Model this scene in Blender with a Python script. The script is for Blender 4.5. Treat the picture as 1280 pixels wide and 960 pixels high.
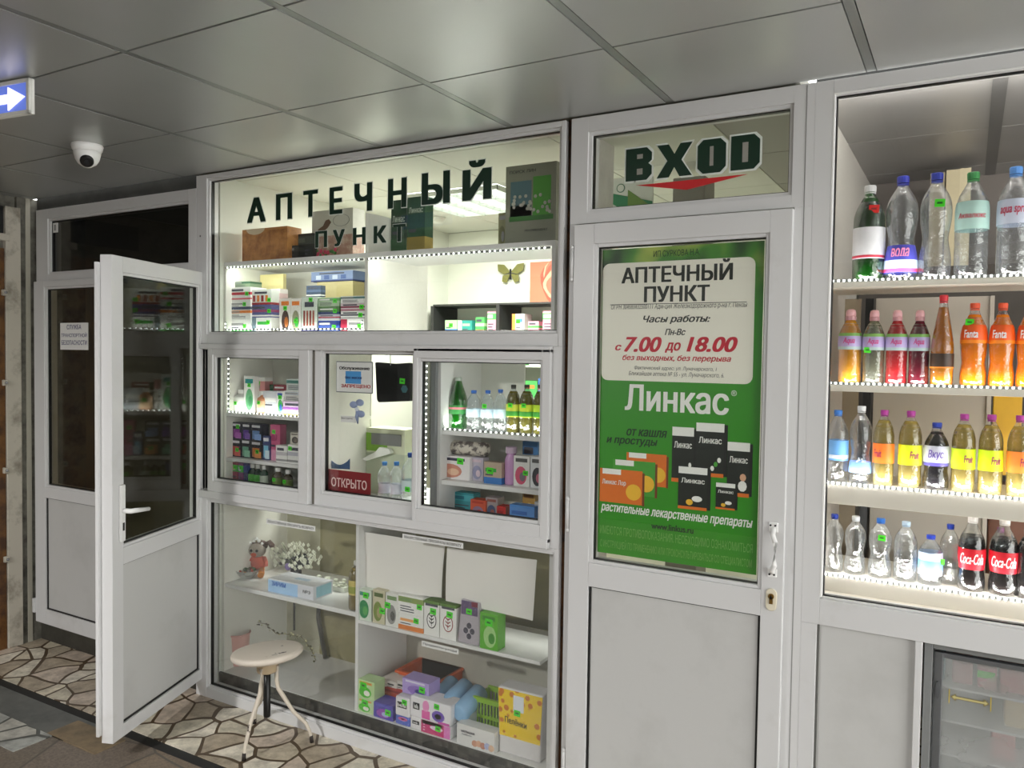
import bpy, bmesh, math, random
from mathutils import Vector, Matrix
from mathutils.geometry import delaunay_2d_cdt
for o in list(bpy.data.objects): bpy.data.objects.remove(o)
S = bpy.context.scene
COL = S.collection
PI = math.pi

# ------------------------------------------------------------------ camera
YAW, PIT, ROL = (math.radians(a) for a in (29.937, 1.9835, 0.8251))
FPX = 991.11
CAMP = Vector((0, -2.526, 1.6526))
fwd = Vector((-math.sin(YAW)*math.cos(PIT), math.cos(YAW)*math.cos(PIT), -math.sin(PIT)))
rgt = Vector((math.cos(YAW), math.sin(YAW), 0)); upv = rgt.cross(fwd)
CR = math.cos(ROL)*rgt + math.sin(ROL)*upv
CU = -math.sin(ROL)*rgt + math.cos(ROL)*upv
cd = bpy.data.cameras.new('camera'); cam = bpy.data.objects.new('camera', cd); COL.objects.link(cam)
m = Matrix((CR, CU, -fwd)).transposed().to_4x4(); m.translation = CAMP
cam.matrix_world = m
cd.sensor_width = 36; cd.lens = 36*FPX/1280; cd.clip_start = 0.05; cd.clip_end = 50
S.camera = cam
S.view_settings.view_transform = 'Standard'; S.view_settings.look = 'None'
S.view_settings.gamma = 1; S.view_settings.use_curve_mapping = False
S.view_settings.exposure = 0.0
w = bpy.data.worlds.new('world'); S.world = w; w.use_nodes = True
w.node_tree.nodes['Background'].inputs[0].default_value = (0.88, 0.88, 0.86, 1)
w.node_tree.nodes['Background'].inputs[1].default_value = 5.6

def lamp(name, loc, rot, sx, sy, power, col):
    l = bpy.data.lights.new(name, 'AREA'); l.shape = 'RECTANGLE'; l.size = sx; l.size_y = sy
    l.energy = power; l.color = col
    o = bpy.data.objects.new(name, l); COL.objects.link(o); o.location = loc; o.rotation_euler = rot
    return o
# passage lamps sit in the ceiling beside and behind the camera
for i, (lx_, ly_, sx_, p_) in enumerate(((1.6, -1.9, 0.5, 8), (1.6, -3.8, 0.5, 8), (-1.13, -3.8, 0.34, 26), (-3.0, -3.8, 0.22, 150))):
    lamp('passage_lamp', (lx_, ly_, 2.45), (0, 0, 0), sx_, 0.34, p_, (1.0, 0.985, 0.97))
lamp('pharmacy_lamp', (-2.31, 1.10, 2.46), (0, 0, 0), 0.5, 0.5, 46, (0.98, 1.0, 0.92))
def strip_lamp(x0, x1, y, z, p, tilt, col=(0.95, 1.0, 0.93)):
    lamp('strip_light', ((x0+x1)/2, y, z), (tilt, 0, 0), x1-x0, 0.008, p, col)
# strips run along the front edges of the shelves and shine inwards (tilt 90 = towards +y)
T90 = math.radians(90)
strip_lamp(-3.10, -2.25, 0.112, 2.050, 1.3, math.radians(50))
strip_lamp(-2.23, -1.36, 0.112, 2.050, 1.0, math.radians(50))
strip_lamp(-3.10, -2.25, 0.112, 1.760, 0.4, math.radians(110))
strip_lamp(-3.08, -2.50, 0.112, 1.374, 0.45, math.radians(120))
strip_lamp(-1.83, -1.32, 0.112, 1.374, 0.7, math.radians(120))
WC = (1.0, 0.97, 0.93)
strip_lamp(-0.36, 1.15, 0.10, 2.425, 7, math.radians(100), WC)
strip_lamp(-0.36, 1.15, 0.112, 1.905, 3, math.radians(125), WC)
strip_lamp(-0.36, 1.15, 0.112, 1.590, 3.2, math.radians(125), WC)
strip_lamp(-0.36, 1.15, 0.112, 1.282, 5.5, math.radians(125), WC)
strip_lamp(-0.36, 1.15, 0.112, 0.995, 6, math.radians(125), WC)

# ------------------------------------------------------------------ where a sight line meets a real plane
def ray(u, v): return fwd + CR*((u-640)/FPX) - CU*((v-480)/FPX)
def onY(u, v, y=0.0):
    d = ray(u, v); p = CAMP + d*((y-CAMP.y)/d.y); return p
def onZ(u, v, z=0.0):
    d = ray(u, v); return CAMP + d*((z-CAMP.z)/d.z)

# ------------------------------------------------------------------ materials
def lin(c):
    return tuple(((x/255)/12.92 if x/255 <= 0.04045 else ((x/255+0.055)/1.055)**2.4) for x in c)
MC = {}
def mat(c, rough=0.45, metal=0.0, spec=0.5, noise=0.06, scale=60, emit=0, bump=0, name=None):
    key = (tuple(c), rough, metal, noise, scale, emit, bump, spec)
    if key in MC: return MC[key]
    mt = bpy.data.materials.new(name or 'paint_%02x%02x%02x' % tuple(int(x) for x in c)); mt.use_nodes = True
    nt = mt.node_tree; b = nt.nodes['Principled BSDF']
    b.inputs['Roughness'].default_value = rough; b.inputs['Metallic'].default_value = metal
    b.inputs['Specular IOR Level'].default_value = spec
    tc = nt.nodes.new('ShaderNodeTexCoord'); nz = nt.nodes.new('ShaderNodeTexNoise'); nz.inputs['Scale'].default_value = scale
    nt.links.new(tc.outputs['Object'], nz.inputs['Vector'])
    mx = nt.nodes.new('ShaderNodeMix'); mx.data_type = 'RGBA'
    l = lin(c); mx.inputs['A'].default_value = (*[x*(1-noise) for x in l], 1); mx.inputs['B'].default_value = (*[min(1, x*(1+noise)) for x in l], 1)
    nt.links.new(nz.outputs['Fac'], mx.inputs['Factor']); nt.links.new(mx.outputs['Result'], b.inputs['Base Color'])
    if emit:
        b.inputs['Emission Color'].default_value = (*l, 1); b.inputs['Emission Strength'].default_value = emit
    if bump:
        bp = nt.nodes.new('ShaderNodeBump'); bp.inputs['Strength'].default_value = bump; bp.inputs['Distance'].default_value = 0.004
        nt.links.new(nz.outputs['Fac'], bp.inputs['Height']); nt.links.new(bp.outputs['Normal'], b.inputs['Normal'])
    MC[key] = mt; return mt

def grimy(name, c, dirt, lo=0.55, hi=0.75, scale=3.0, rough=0.35, fine=0):
    """base colour with irregular worn or dirty patches"""
    mt = bpy.data.materials.new(name); mt.use_nodes = True; nt = mt.node_tree; b = nt.nodes['Principled BSDF']
    tc = nt.nodes.new('ShaderNodeTexCoord'); nz = nt.nodes.new('ShaderNodeTexNoise'); nz.inputs['Scale'].default_value = scale
    nz.inputs['Detail'].default_value = 8; nz.inputs['Roughness'].default_value = 0.65
    cr = nt.nodes.new('ShaderNodeValToRGB'); cr.color_ramp.elements[0].position = lo; cr.color_ramp.elements[1].position = hi
    cr.color_ramp.elements[0].color = (*lin(c), 1); cr.color_ramp.elements[1].color = (*lin(dirt), 1)
    nt.links.new(tc.outputs['Object'], nz.inputs['Vector']); nt.links.new(nz.outputs['Fac'], cr.inputs['Fac'])
    nt.links.new(cr.outputs['Color'], b.inputs['Base Color']); b.inputs['Roughness'].default_value = rough
    bp = nt.nodes.new('ShaderNodeBump'); bp.inputs['Strength'].default_value = 0.15; bp.inputs['Distance'].default_value = 0.002
    nt.links.new(nz.outputs['Fac'], bp.inputs['Height']); nt.links.new(bp.outputs['Normal'], b.inputs['Normal'])
    return mt

def pane_mat(name, tint=(0.985, 0.99, 0.985), dirt=0.0, ior=1.45):
    mt = bpy.data.materials.new(name); mt.use_nodes = True; nt = mt.node_tree; nt.nodes.clear()
    out = nt.nodes.new('ShaderNodeOutputMaterial'); tr = nt.nodes.new('ShaderNodeBsdfTransparent'); gl = nt.nodes.new('ShaderNodeBsdfGlossy')
    tr.inputs[0].default_value = (*tint, 1); gl.inputs['Roughness'].default_value = 0.0
    fr = nt.nodes.new('ShaderNodeFresnel'); ge = nt.nodes.new('ShaderNodeNewGeometry'); mr = nt.nodes.new('ShaderNodeMapRange')
    mr.inputs['To Min'].default_value = ior; mr.inputs['To Max'].default_value = 1/ior
    nt.links.new(ge.outputs['Backfacing'], mr.inputs['Value']); nt.links.new(mr.outputs['Result'], fr.inputs[0])
    mx = nt.nodes.new('ShaderNodeMixShader'); nt.links.new(fr.outputs[0], mx.inputs[0]); nt.links.new(tr.outputs[0], mx.inputs[1]); nt.links.new(gl.outputs[0], mx.inputs[2])
    last = mx
    if dirt:
        df = nt.nodes.new('ShaderNodeBsdfDiffuse'); df.inputs[0].default_value = (0.7, 0.72, 0.7, 1)
        nz = nt.nodes.new('ShaderNodeTexNoise'); nz.inputs['Scale'].default_value = 5; nz.inputs['Detail'].default_value = 6
        ml = nt.nodes.new('ShaderNodeMath'); ml.operation = 'MULTIPLY'; ml.inputs[1].default_value = dirt
        nt.links.new(nz.outputs['Fac'], ml.inputs[0])
        m2 = nt.nodes.new('ShaderNodeMixShader'); nt.links.new(ml.outputs[0], m2.inputs[0]); nt.links.new(mx.outputs[0], m2.inputs[1]); nt.links.new(df.outputs[0], m2.inputs[2]); last = m2
    nt.links.new(last.outputs[0], out.inputs[0]); return mt

def pet_mat(name, tint=(0.93, 0.95, 0.96), edge=(0.85, 0.9, 0.95), ripple=0.4, body=0.10):
    """thin clear plastic: see-through in the middle, bright and glossy towards the rim"""
    mt = bpy.data.materials.new(name); mt.use_nodes = True; nt = mt.node_tree; nt.nodes.clear()
    out = nt.nodes.new('ShaderNodeOutputMaterial'); tr = nt.nodes.new('ShaderNodeBsdfTransparent'); gl = nt.nodes.new('ShaderNodeBsdfGlossy')
    df = nt.nodes.new('ShaderNodeBsdfTranslucent'); df.inputs[0].default_value = (*edge, 1)
    tr.inputs[0].default_value = (*tint, 1); gl.inputs['Roughness'].default_value = 0.06
    tc = nt.nodes.new('ShaderNodeTexCoord'); nz = nt.nodes.new('ShaderNodeTexNoise'); nz.inputs['Scale'].default_value = 55; nz.inputs['Detail'].default_value = 2
    nt.links.new(tc.outputs['Object'], nz.inputs['Vector'])
    bp = nt.nodes.new('ShaderNodeBump'); bp.inputs['Strength'].default_value = ripple; bp.inputs['Distance'].default_value = 0.01
    nt.links.new(nz.outputs['Fac'], bp.inputs['Height'])
    lw = nt.nodes.new('ShaderNodeLayerWeight'); lw.inputs[0].default_value = 0.35; nt.links.new(bp.outputs[0], lw.inputs['Normal']); nt.links.new(bp.outputs[0], gl.inputs['Normal'])
    m1 = nt.nodes.new('ShaderNodeMixShader'); m1.inputs[0].default_value = body; nt.links.new(tr.outputs[0], m1.inputs[1]); nt.links.new(df.outputs[0], m1.inputs[2])
    pw = nt.nodes.new('ShaderNodeMath'); pw.operation = 'MULTIPLY_ADD'; pw.inputs[1].default_value = 0.75; pw.inputs[2].default_value = 0.06; pw.use_clamp = True
    nt.links.new(lw.outputs['Facing'], pw.inputs[0])
    m2 = nt.nodes.new('ShaderNodeMixShader'); nt.links.new(pw.outputs[0], m2.inputs[0]); nt.links.new(m1.outputs[0], m2.inputs[1]); nt.links.new(gl.outputs[0], m2.inputs[2])
    nt.links.new(m2.outputs[0], out.inputs[0]); return mt

def liquid_mat(name, c, trans=0.35, rough=0.12):
    mt = bpy.data.materials.new(name); mt.use_nodes = True; nt = mt.node_tree; b = nt.nodes['Principled BSDF']
    b.inputs['Base Color'].default_value = (*lin(c), 1); b.inputs['Roughness'].default_value = rough
    tl = nt.nodes.new('ShaderNodeBsdfTranslucent'); tl.inputs[0].default_value = (*lin(c), 1)
    tr = nt.nodes.new('ShaderNodeBsdfTransparent'); tr.inputs[0].default_value = (*[min(1, x*1.3+0.02) for x in lin(c)], 1)
    tc = nt.nodes.new('ShaderNodeTexCoord'); nz = nt.nodes.new('ShaderNodeTexNoise'); nz.inputs['Scale'].default_value = 70
    bp = nt.nodes.new('ShaderNodeBump'); bp.inputs['Strength'].default_value = 0.25; bp.inputs['Distance'].default_value = 0.006
    nt.links.new(tc.outputs['Object'], nz.inputs['Vector']); nt.links.new(nz.outputs['Fac'], bp.inputs['Height']); nt.links.new(bp.outputs[0], b.inputs['Normal'])
    m1 = nt.nodes.new('ShaderNodeMixShader'); m1.inputs[0].default_value = 0.35; m2 = nt.nodes.new('ShaderNodeMixShader'); m2.inputs[0].default_value = trans
    nt.links.new(b.outputs[0], m1.inputs[1]); nt.links.new(tl.outputs[0], m1.inputs[2])
    nt.links.new(m1.outputs[0], m2.inputs[1]); nt.links.new(tr.outputs[0], m2.inputs[2])
    nt.links.new(m2.outputs[0], nt.nodes['Material Output'].inputs[0]); return mt

def stone_mat(name, stones, grout, scale, width, rough=0.4, wob=0.25, mottle=12):
    """crazy paving: irregular flat stones in wide joints"""
    mt = bpy.data.materials.new(name); mt.use_nodes = True; nt = mt.node_tree; b = nt.nodes['Principled BSDF']
    tc = nt.nodes.new('ShaderNodeTexCoord')
    nz = nt.nodes.new('ShaderNodeTexNoise'); nz.inputs['Scale'].default_value = scale*0.45; nz.inputs['Detail'].default_value = 1
    nt.links.new(tc.outputs['Object'], nz.inputs['Vector'])
    vm = nt.nodes.new('ShaderNodeVectorMath'); vm.operation = 'SCALE'; vm.inputs['Scale'].default_value = wob/scale*2
    nt.links.new(nz.outputs['Color'], vm.inputs[0])
    va = nt.nodes.new('ShaderNodeVectorMath'); nt.links.new(tc.outputs['Object'], va.inputs[0]); nt.links.new(vm.outputs[0], va.inputs[1])
    ve = nt.nodes.new('ShaderNodeTexVoronoi'); ve.feature = 'DISTANCE_TO_EDGE'; ve.inputs['Scale'].default_value = scale; ve.voronoi_dimensions = '2D'
    vc = nt.nodes.new('ShaderNodeTexVoronoi'); vc.inputs['Scale'].default_value = scale; vc.voronoi_dimensions = '2D'
    for v_ in (ve, vc): nt.links.new(va.outputs[0], v_.inputs['Vector'])
    r = nt.nodes.new('ShaderNodeValToRGB'); r.color_ramp.interpolation = 'CONSTANT'
    el = r.color_ramp.elements
    while len(el) < len(stones): el.new(1.0)
    for i, s in enumerate(stones): el[i].position = i/len(stones); el[i].color = (*lin(s), 1)
    sp = nt.nodes.new('ShaderNodeSeparateColor'); nt.links.new(vc.outputs['Color'], sp.inputs[0]); nt.links.new(sp.outputs[0], r.inputs['Fac'])
    n2 = nt.nodes.new('ShaderNodeTexNoise'); n2.inputs['Scale'].default_value = mottle; n2.inputs['Detail'].default_value = 8; n2.inputs['Roughness'].default_value = 0.7
    nt.links.new(tc.outputs['Object'], n2.inputs['Vector'])
    mr = nt.nodes.new('ShaderNodeMapRange'); mr.inputs['From Min'].default_value = 0.3; mr.inputs['From Max'].default_value = 0.7; mr.inputs['To Min'].default_value = 0.45; mr.inputs['To Max'].default_value = 1.15
    nt.links.new(n2.outputs['Fac'], mr.inputs['Value'])
    mm = nt.nodes.new('ShaderNodeVectorMath'); mm.operation = 'SCALE'; nt.links.new(r.outputs['Color'], mm.inputs[0]); nt.links.new(mr.outputs['Result'], mm.inputs['Scale'])
    lt = nt.nodes.new('ShaderNodeMath'); lt.operation = 'GREATER_THAN'; lt.inputs[1].default_value = width; nt.links.new(ve.outputs['Distance'], lt.inputs[0])
    mx = nt.nodes.new('ShaderNodeMix'); mx.data_type = 'RGBA'; mx.inputs['A'].default_value = (*lin(grout), 1)
    nt.links.new(lt.outputs[0], mx.inputs['Factor']); nt.links.new(mm.outputs[0], mx.inputs['B']); nt.links.new(mx.outputs['Result'], b.inputs['Base Color'])
    bp = nt.nodes.new('ShaderNodeBump'); bp.inputs['Strength'].default_value = 0.5; bp.inputs['Distance'].default_value = 0.006
    nt.links.new(lt.outputs[0], bp.inputs['Height']); nt.links.new(bp.outputs[0], b.inputs['Normal'])
    b.inputs['Roughness'].default_value = rough
    return mt

PVC = grimy('white_plastic', (214, 214, 214), (188, 186, 180), 0.58, 0.85, 2.2, 0.32)
PVCL = mat((226, 226, 224), 0.4, noise=0.03, name='white_laminate')
CREAM = mat((234, 233, 224), 0.5, noise=0.04, name='cream_laminate')
BLACK = mat((12, 12, 12), 0.4, name='black_rubber')
GREYM = mat((150, 152, 154), 0.35, 0.6, name='aluminium')
GREEN = mat((70, 215, 30), 0.5, noise=0.05, name='green_sticker')
RED = mat((225, 40, 35), 0.5, name='red_sticker')
DARK = mat((30, 30, 32), 0.6, name='dark_ink')
WHITE = mat((238, 238, 236), 0.45, noise=0.03, name='white_paper')
PANE = pane_mat('window_glass')
PANED = pane_mat('dirty_glass', dirt=0.05)
PET = pet_mat('clear_bottle_plastic')
LEDM = mat((250, 255, 248), 0.4, emit=9, name='lit_diode')
LEDH = mat((255, 253, 250), 0.4, emit=30, name='bright_lit_diode')

# ------------------------------------------------------------------ mesh helpers
class MB:
    def __init__(s): s.bm = bmesh.new(); s.mats = []
    def mi(s, m_):
        if m_ not in s.mats: s.mats.append(m_)
        return s.mats.index(m_)
    def box(s, x0, x1, y0, y1, z0, z1, m_):
        k = s.mi(m_); v = [s.bm.verts.new((x, y, z)) for x in (x0, x1) for y in (y0, y1) for z in (z0, z1)]
        for f in ((0, 1, 3, 2), (4, 6, 7, 5), (0, 4, 5, 1), (2, 3, 7, 6), (0, 2, 6, 4), (1, 5, 7, 3)):
            fc = s.bm.faces.new([v[i] for i in f]); fc.material_index = k
        return s
    def quad(s, pts, m_):
        k = s.mi(m_); f = s.bm.faces.new([s.bm.verts.new(p) for p in pts]); f.material_index = k; return s
    def lathe(s, prof, m_, seg=24, c=(0, 0, 0), cap=True, flute=0):
        k = s.mi(m_); rings = []
        for r, z in prof:
            rings.append([s.bm.verts.new((c[0]+r*math.cos(2*PI*i/seg)*(1+(flute if i % 2 else 0)), c[1]+r*math.sin(2*PI*i/seg)*(1+(flute if i % 2 else 0)), c[2]+z)) for i in range(seg)])
        for a, b in zip(rings, rings[1:]):
            for i in range(seg):
                f = s.bm.faces.new((a[i], a[(i+1) % seg], b[(i+1) % seg], b[i])); f.material_index = k; f.smooth = not flute
        if cap:
            f = s.bm.faces.new(rings[0][::-1]); f.material_index = k
            f = s.bm.faces.new(rings[-1]); f.material_index = k
        return s
    def tube(s, pts, r, m_, seg=10):
        k = s.mi(m_); pts = [Vector(p) for p in pts]; rings = []
        rr = r if isinstance(r, (list, tuple)) else [r]*len(pts)
        for i, p in enumerate(pts):
            t = (pts[min(i+1, len(pts)-1)]-pts[max(i-1, 0)]).normalized()
            a = t.cross(Vector((0, 0, 1)));
            if a.length < 0.05: a = t.cross(Vector((0, 1, 0)))
            a.normalize(); b = t.cross(a)
            rings.append([s.bm.verts.new(p+(a*math.cos(2*PI*j/seg)+b*math.sin(2*PI*j/seg))*rr[i]) for j in range(seg)])
        for a, b in zip(rings, rings[1:]):
            for j in range(seg):
                f = s.bm.faces.new((a[j], a[(j+1) % seg], b[(j+1) % seg], b[j])); f.material_index = k; f.smooth = True
        for q in (rings[0][::-1], rings[-1]):
            f = s.bm.faces.new(q); f.material_index = k
        return s
    def prism(s, poly, y0, y1, m_):
        """polygon of (x, z) pushed from y0 to y1"""
        k = s.mi(m_); a = [s.bm.verts.new((x, y0, z)) for x, z in poly]; b = [s.bm.verts.new((x, y1, z)) for x, z in poly]
        n = len(poly); fs = [s.bm.faces.new(a), s.bm.faces.new(b[::-1])]
        for i in range(n): fs.append(s.bm.faces.new((a[i], b[i], b[(i+1) % n], a[(i+1) % n])))
        for f in fs: f.material_index = k
        return s
    def ball(s, c, r, m_, sc=(1, 1, 1), u=14, v=9):
        k = s.mi(m_); g = bmesh.ops.create_uvsphere(s.bm, u_segments=u, v_segments=v, radius=r)
        for vt in g['verts']: vt.co = Vector((vt.co.x*sc[0]+c[0], vt.co.y*sc[1]+c[1], vt.co.z*sc[2]+c[2]))
        for f in {f for vt in g['verts'] for f in vt.link_faces}: f.material_index = k; f.smooth = True
        return s
    def build(s, name, parent=None, loc=(0, 0, 0), bevel=0, kind=None, rot=None):
        bmesh.ops.recalc_face_normals(s.bm, faces=s.bm.faces)
        me = bpy.data.meshes.new(name); s.bm.to_mesh(me); s.bm.free()
        for m_ in s.mats: me.materials.append(m_)
        o = bpy.data.objects.new(name, me); COL.objects.link(o); o.location = loc
        if rot: o.rotation_euler = rot
        if parent: o.parent = parent
        if bevel:
            bv = o.modifiers.new('bevel', 'BEVEL'); bv.width = bevel; bv.segments = 2; bv.limit_method = 'ANGLE'
        if kind: o['kind'] = kind
        return o
def tag(o, label, cat, group=None):
    o['label'] = label; o['category'] = cat
    if group: o['group'] = group
    return o
def empty(name, loc, label=None, cat=None, group=None, rotz=0, kind=None):
    o = bpy.data.objects.new(name, None); COL.objects.link(o); o.location = loc; o.rotation_euler = (0, 0, rotz); o.empty_display_size = 0.05
    if label: tag(o, label, cat, group)
    if kind: o['kind'] = kind
    return o

GLY = {}
def text_tris(s):
    """triangles of a line of lettering; every outline is filled on its own so overlapping strokes stay solid"""
    if s in GLY: return GLY[s]
    cu = bpy.data.curves.new('text', 'FONT'); cu.body = s; cu.size = 1
    to = bpy.data.objects.new('text', cu); COL.objects.link(to)
    dg = bpy.context.evaluated_depsgraph_get(); dg.update()
    c2 = to.evaluated_get(dg).to_curve(dg, apply_modifiers=False); polys = []
    for sp in c2.splines:
        P = []; bp = sp.bezier_points; n = len(bp)
        for i in range(n):
            p0, p1 = bp[i], bp[(i+1) % n]; a, b, c, d = p0.co, p0.handle_right, p1.handle_left, p1.co
            st = 1 if ((b-a).cross(d-a).length < 1e-5 and (c-a).cross(d-a).length < 1e-5) else 4
            for k in range(st):
                t = k/st; q = a*(1-t)**3+b*3*t*(1-t)**2+c*3*t*t*(1-t)+d*t**3; P.append(Vector((q.x, q.y, 0)))
        Q = [p_ for i, p_ in enumerate(P) if (p_-P[i-1]).length > 1e-5]
        if len(Q) > 2: polys.append(Q)
    bpy.data.objects.remove(to); bpy.data.curves.remove(cu)
    cont = [([(v.x, v.y) for v in P], min(v.x for v in P), max(v.x for v in P), min(v.y for v in P), max(v.y for v in P)) for P in polys]
    def winding(x, y):
        w_ = 0
        for P, xa, xb, ya, yb in cont:
            if x < xa or x > xb or y < ya or y > yb: continue
            for i in range(len(P)):
                (ax, ay), (bx, by) = P[i-1], P[i]
                if (ay > y) != (by > y) and x < (bx-ax)*(y-ay)/(by-ay)+ax: w_ += 1 if by > ay else -1
        return w_
    vs, es, tris = [], [], []
    for P in polys:
        k = len(vs); vs += [Vector((v.x, v.y)) for v in P]; es += [(k+i, k+(i+1) % len(P)) for i in range(len(P))]
    ov, _, of, _, _, _ = delaunay_2d_cdt(vs, es, [], 0, 1e-6)
    for f in of:
        q = [ov[i] for i in f]; cx = sum(v.x for v in q)/len(q); cy = sum(v.y for v in q)/len(q)
        if winding(cx, cy): tris.append([(v.x, v.y) for v in q])
    GLY[s] = tris; return tris
def text_mesh(s, bold=0.0, shear=0.0, depth=0.0006, space=1.0):
    T = text_tris(s); rj = random.Random(len(s)); V3, F3 = [], []
    for dx, dy in (((0, 0), (bold, 0), (2*bold, 0), (0, bold*0.8), (2*bold, bold*0.8), (bold, bold*0.8)) if bold > 0 else ((0, 0),)):
        for t in T:
            (ax, ay), (bx, by), (cx, cy) = t
            if (bx-ax)*(cy-ay)-(by-ay)*(cx-ax) < 0: t = t[::-1]
            j = 0.5+0.5*rj.random(); k = len(V3); V3 += [(x+dx+shear*(y+dy), y+dy, j) for x, y in t]; F3.append((k, k+1, k+2))
    me = bpy.data.meshes.new('text'); me.from_pydata(V3, [], F3)
    xs = [v[0] for v in V3]; ys = [v[1] for v in V3]; x0, x1, y0, y1 = min(xs), max(xs), min(ys), max(ys)
    for v in me.vertices: v.co = Vector(((v.co.x-x0)/(x1-x0), (v.co.y-y0)/(y1-y0), v.co.z))
    return me
def text(name, s, x0, x1, z0, z1, y, m_, parent=None, bold=0.0, shear=0.0, depth=0.0005, space=1.0, rel=(0, 0, 0), slope=0.0):
    """lettering standing in the xz plane, facing -y, fitted to the box x0..x1, z0..z1 (world), front at y"""
    me = text_mesh(s, bold, shear, depth, space)
    for v in me.vertices:
        a, b, c = v.co; v.co = Vector((x0+a*(x1-x0)-rel[0], y-c*depth-rel[1], z0+b*(z1-z0)+slope*a*(x1-x0)-rel[2]))
    me.materials.append(m_); me.name = name
    o = bpy.data.objects.new(name, me); COL.objects.link(o)
    if parent: o.parent = parent
    return o

def frame_mb(mb, x0, x1, z0, z1, l, r, b, t, y0, y1, m_=None, bead=0.012, seal=True):
    """four frame members round an opening, with a glazing bead and black rubber seal"""
    m_ = m_ or PVC
    mb.box(x0, x0+l, y0, y1, z0, z1, m_); mb.box(x1-r, x1, y0, y1, z0, z1, m_)
    mb.box(x0+l, x1-r, y0, y1, z0, z0+b, m_); mb.box(x0+l, x1-r, y0, y1, z1-t, z1, m_)
    xi0, xi1, zi0, zi1 = x0+l, x1-r, z0+b, z1-t
    if bead:
        yb = y0+0.008
        for (a, c, d, e) in ((xi0, xi0+bead, zi0, zi1), (xi1-bead, xi1, zi0, zi1), (xi0+bead, xi1-bead, zi0, zi0+bead), (xi0+bead, xi1-bead, zi1-bead, zi1)):
            mb.box(a, c, yb, y1, d, e, m_)
        xi0 += bead; xi1 -= bead; zi0 += bead; zi1 -= bead
    if seal:
        q = 0.0035
        for (a, c, d, e) in ((xi0, xi0+q, zi0, zi1), (xi1-q, xi1, zi0, zi1), (xi0+q, xi1-q, zi0, zi0+q), (xi0+q, xi1-q, zi1-q, zi1)):
            mb.box(a, c, y0+0.018, y0+0.036, d, e, BLACK)
    return xi0, xi1, zi0, zi1
# ================================================================== the shell
STONE = stone_mat('crazy_paving', ((232, 224, 204), (216, 208, 186), (200, 188, 166), (236, 228, 210), (214, 198, 180), (188, 174, 152), (226, 216, 192)), (88, 72, 54), 7.0, 0.055, 0.4, 0.6)
GRAN = stone_mat('dark_stone_floor', ((134, 118, 100), (122, 112, 100), (128, 116, 104), (116, 110, 102)), (88, 82, 74), 2.2, 0.012, 0.35, 0.2, 90)
m_ = MB(); m_.box(-7, 3.5, -6, -0.44, -0.12, -0.004, GRAN); m_.build('floor', kind='structure')
m_ = MB(); m_.box(-4.62, 1.6, -0.39, 2.3, -0.12, 0.0, STONE); m_.build('floor_strip', kind='structure').name = 'trim_1'
m_ = MB(); m_.box(-7, 3.5, -0.44, -0.39, -0.12, -0.004, mat((34, 34, 33), 0.6, name='drain_channel')); m_.build('trim_2', kind='structure')
m_ = MB(); m_.box(-7, -3.28, -0.60, -0.44, -0.1, 0.0, grimy('grey_slab', (104, 106, 102), (84, 86, 84), 0.4, 0.65, 6, 0.5)); m_.build('trim_8', kind='structure')
m_ = MB(); m_.box(-7, -3.36, -0.76, -0.60, -0.1, 0.0, stone_mat('grey_paving_patch', ((172, 174, 168), (150, 152, 148), (186, 184, 174)), (82, 84, 80), 6.0, 0.05, 0.4, 0.5)); m_.build('trim_9', kind='structure')
m_ = MB(); m_.prism([(0, 0)]*0+[(-3.40, -0.005), (-3.06, -0.005), (-3.06, 0.001), (-3.40, 0.001)], -0.60, -0.46, grimy('ochre_slab', (138, 120, 94), (104, 92, 74), 0.4, 0.65, 9, 0.5)); m_.build('trim_10', kind='structure')
# passage ceiling of metal panels
CEILP = mat((178, 180, 178), 0.34, 0.5, noise=0.05, scale=4, name='satin_metal_panel')
SEAM = mat((42, 43, 42), 0.6, name='ceiling_seam'); RIB = mat((150, 153, 150), 0.35, 0.7, name='ceiling_rib')
CZ = 2.49
m_ = MB(); m_.box(-7, 3.5, -5.0, -0.0, CZ+0.012, CZ+0.06, SEAM)
xs = [-0.27-0.603*i for i in range(-5, 11)]; ys = [0.0, -0.519, -1.123, -1.726, -2.33, -2.93, -3.53, -4.14, -4.74]
for a in xs:
    for k in range(len(ys)-1):
        m_.box(a-0.603+0.016, a-0.014, ys[k+1]+0.004, ys[k]-0.004, CZ, CZ+0.012, CEILP)
    m_.box(a-0.011, a+0.013, -5.0, -0.002, CZ+0.001, CZ+0.012, RIB)
m_.build('ceiling', kind='structure')
FARW = mat((64, 64, 62), 0.6, name='far_wall_plaster')
m_ = MB(); m_.box(-7, 3.5, -5.1, -5, -0.1, CZ+0.06, FARW); m_.build('wall_back', kind='structure')
m_ = MB(); m_.box(-7.1, -7, -6, -0.5, -0.1, CZ+0.06, FARW); m_.build('wall_far', kind='structure').name = 'wall_left_far'

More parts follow.
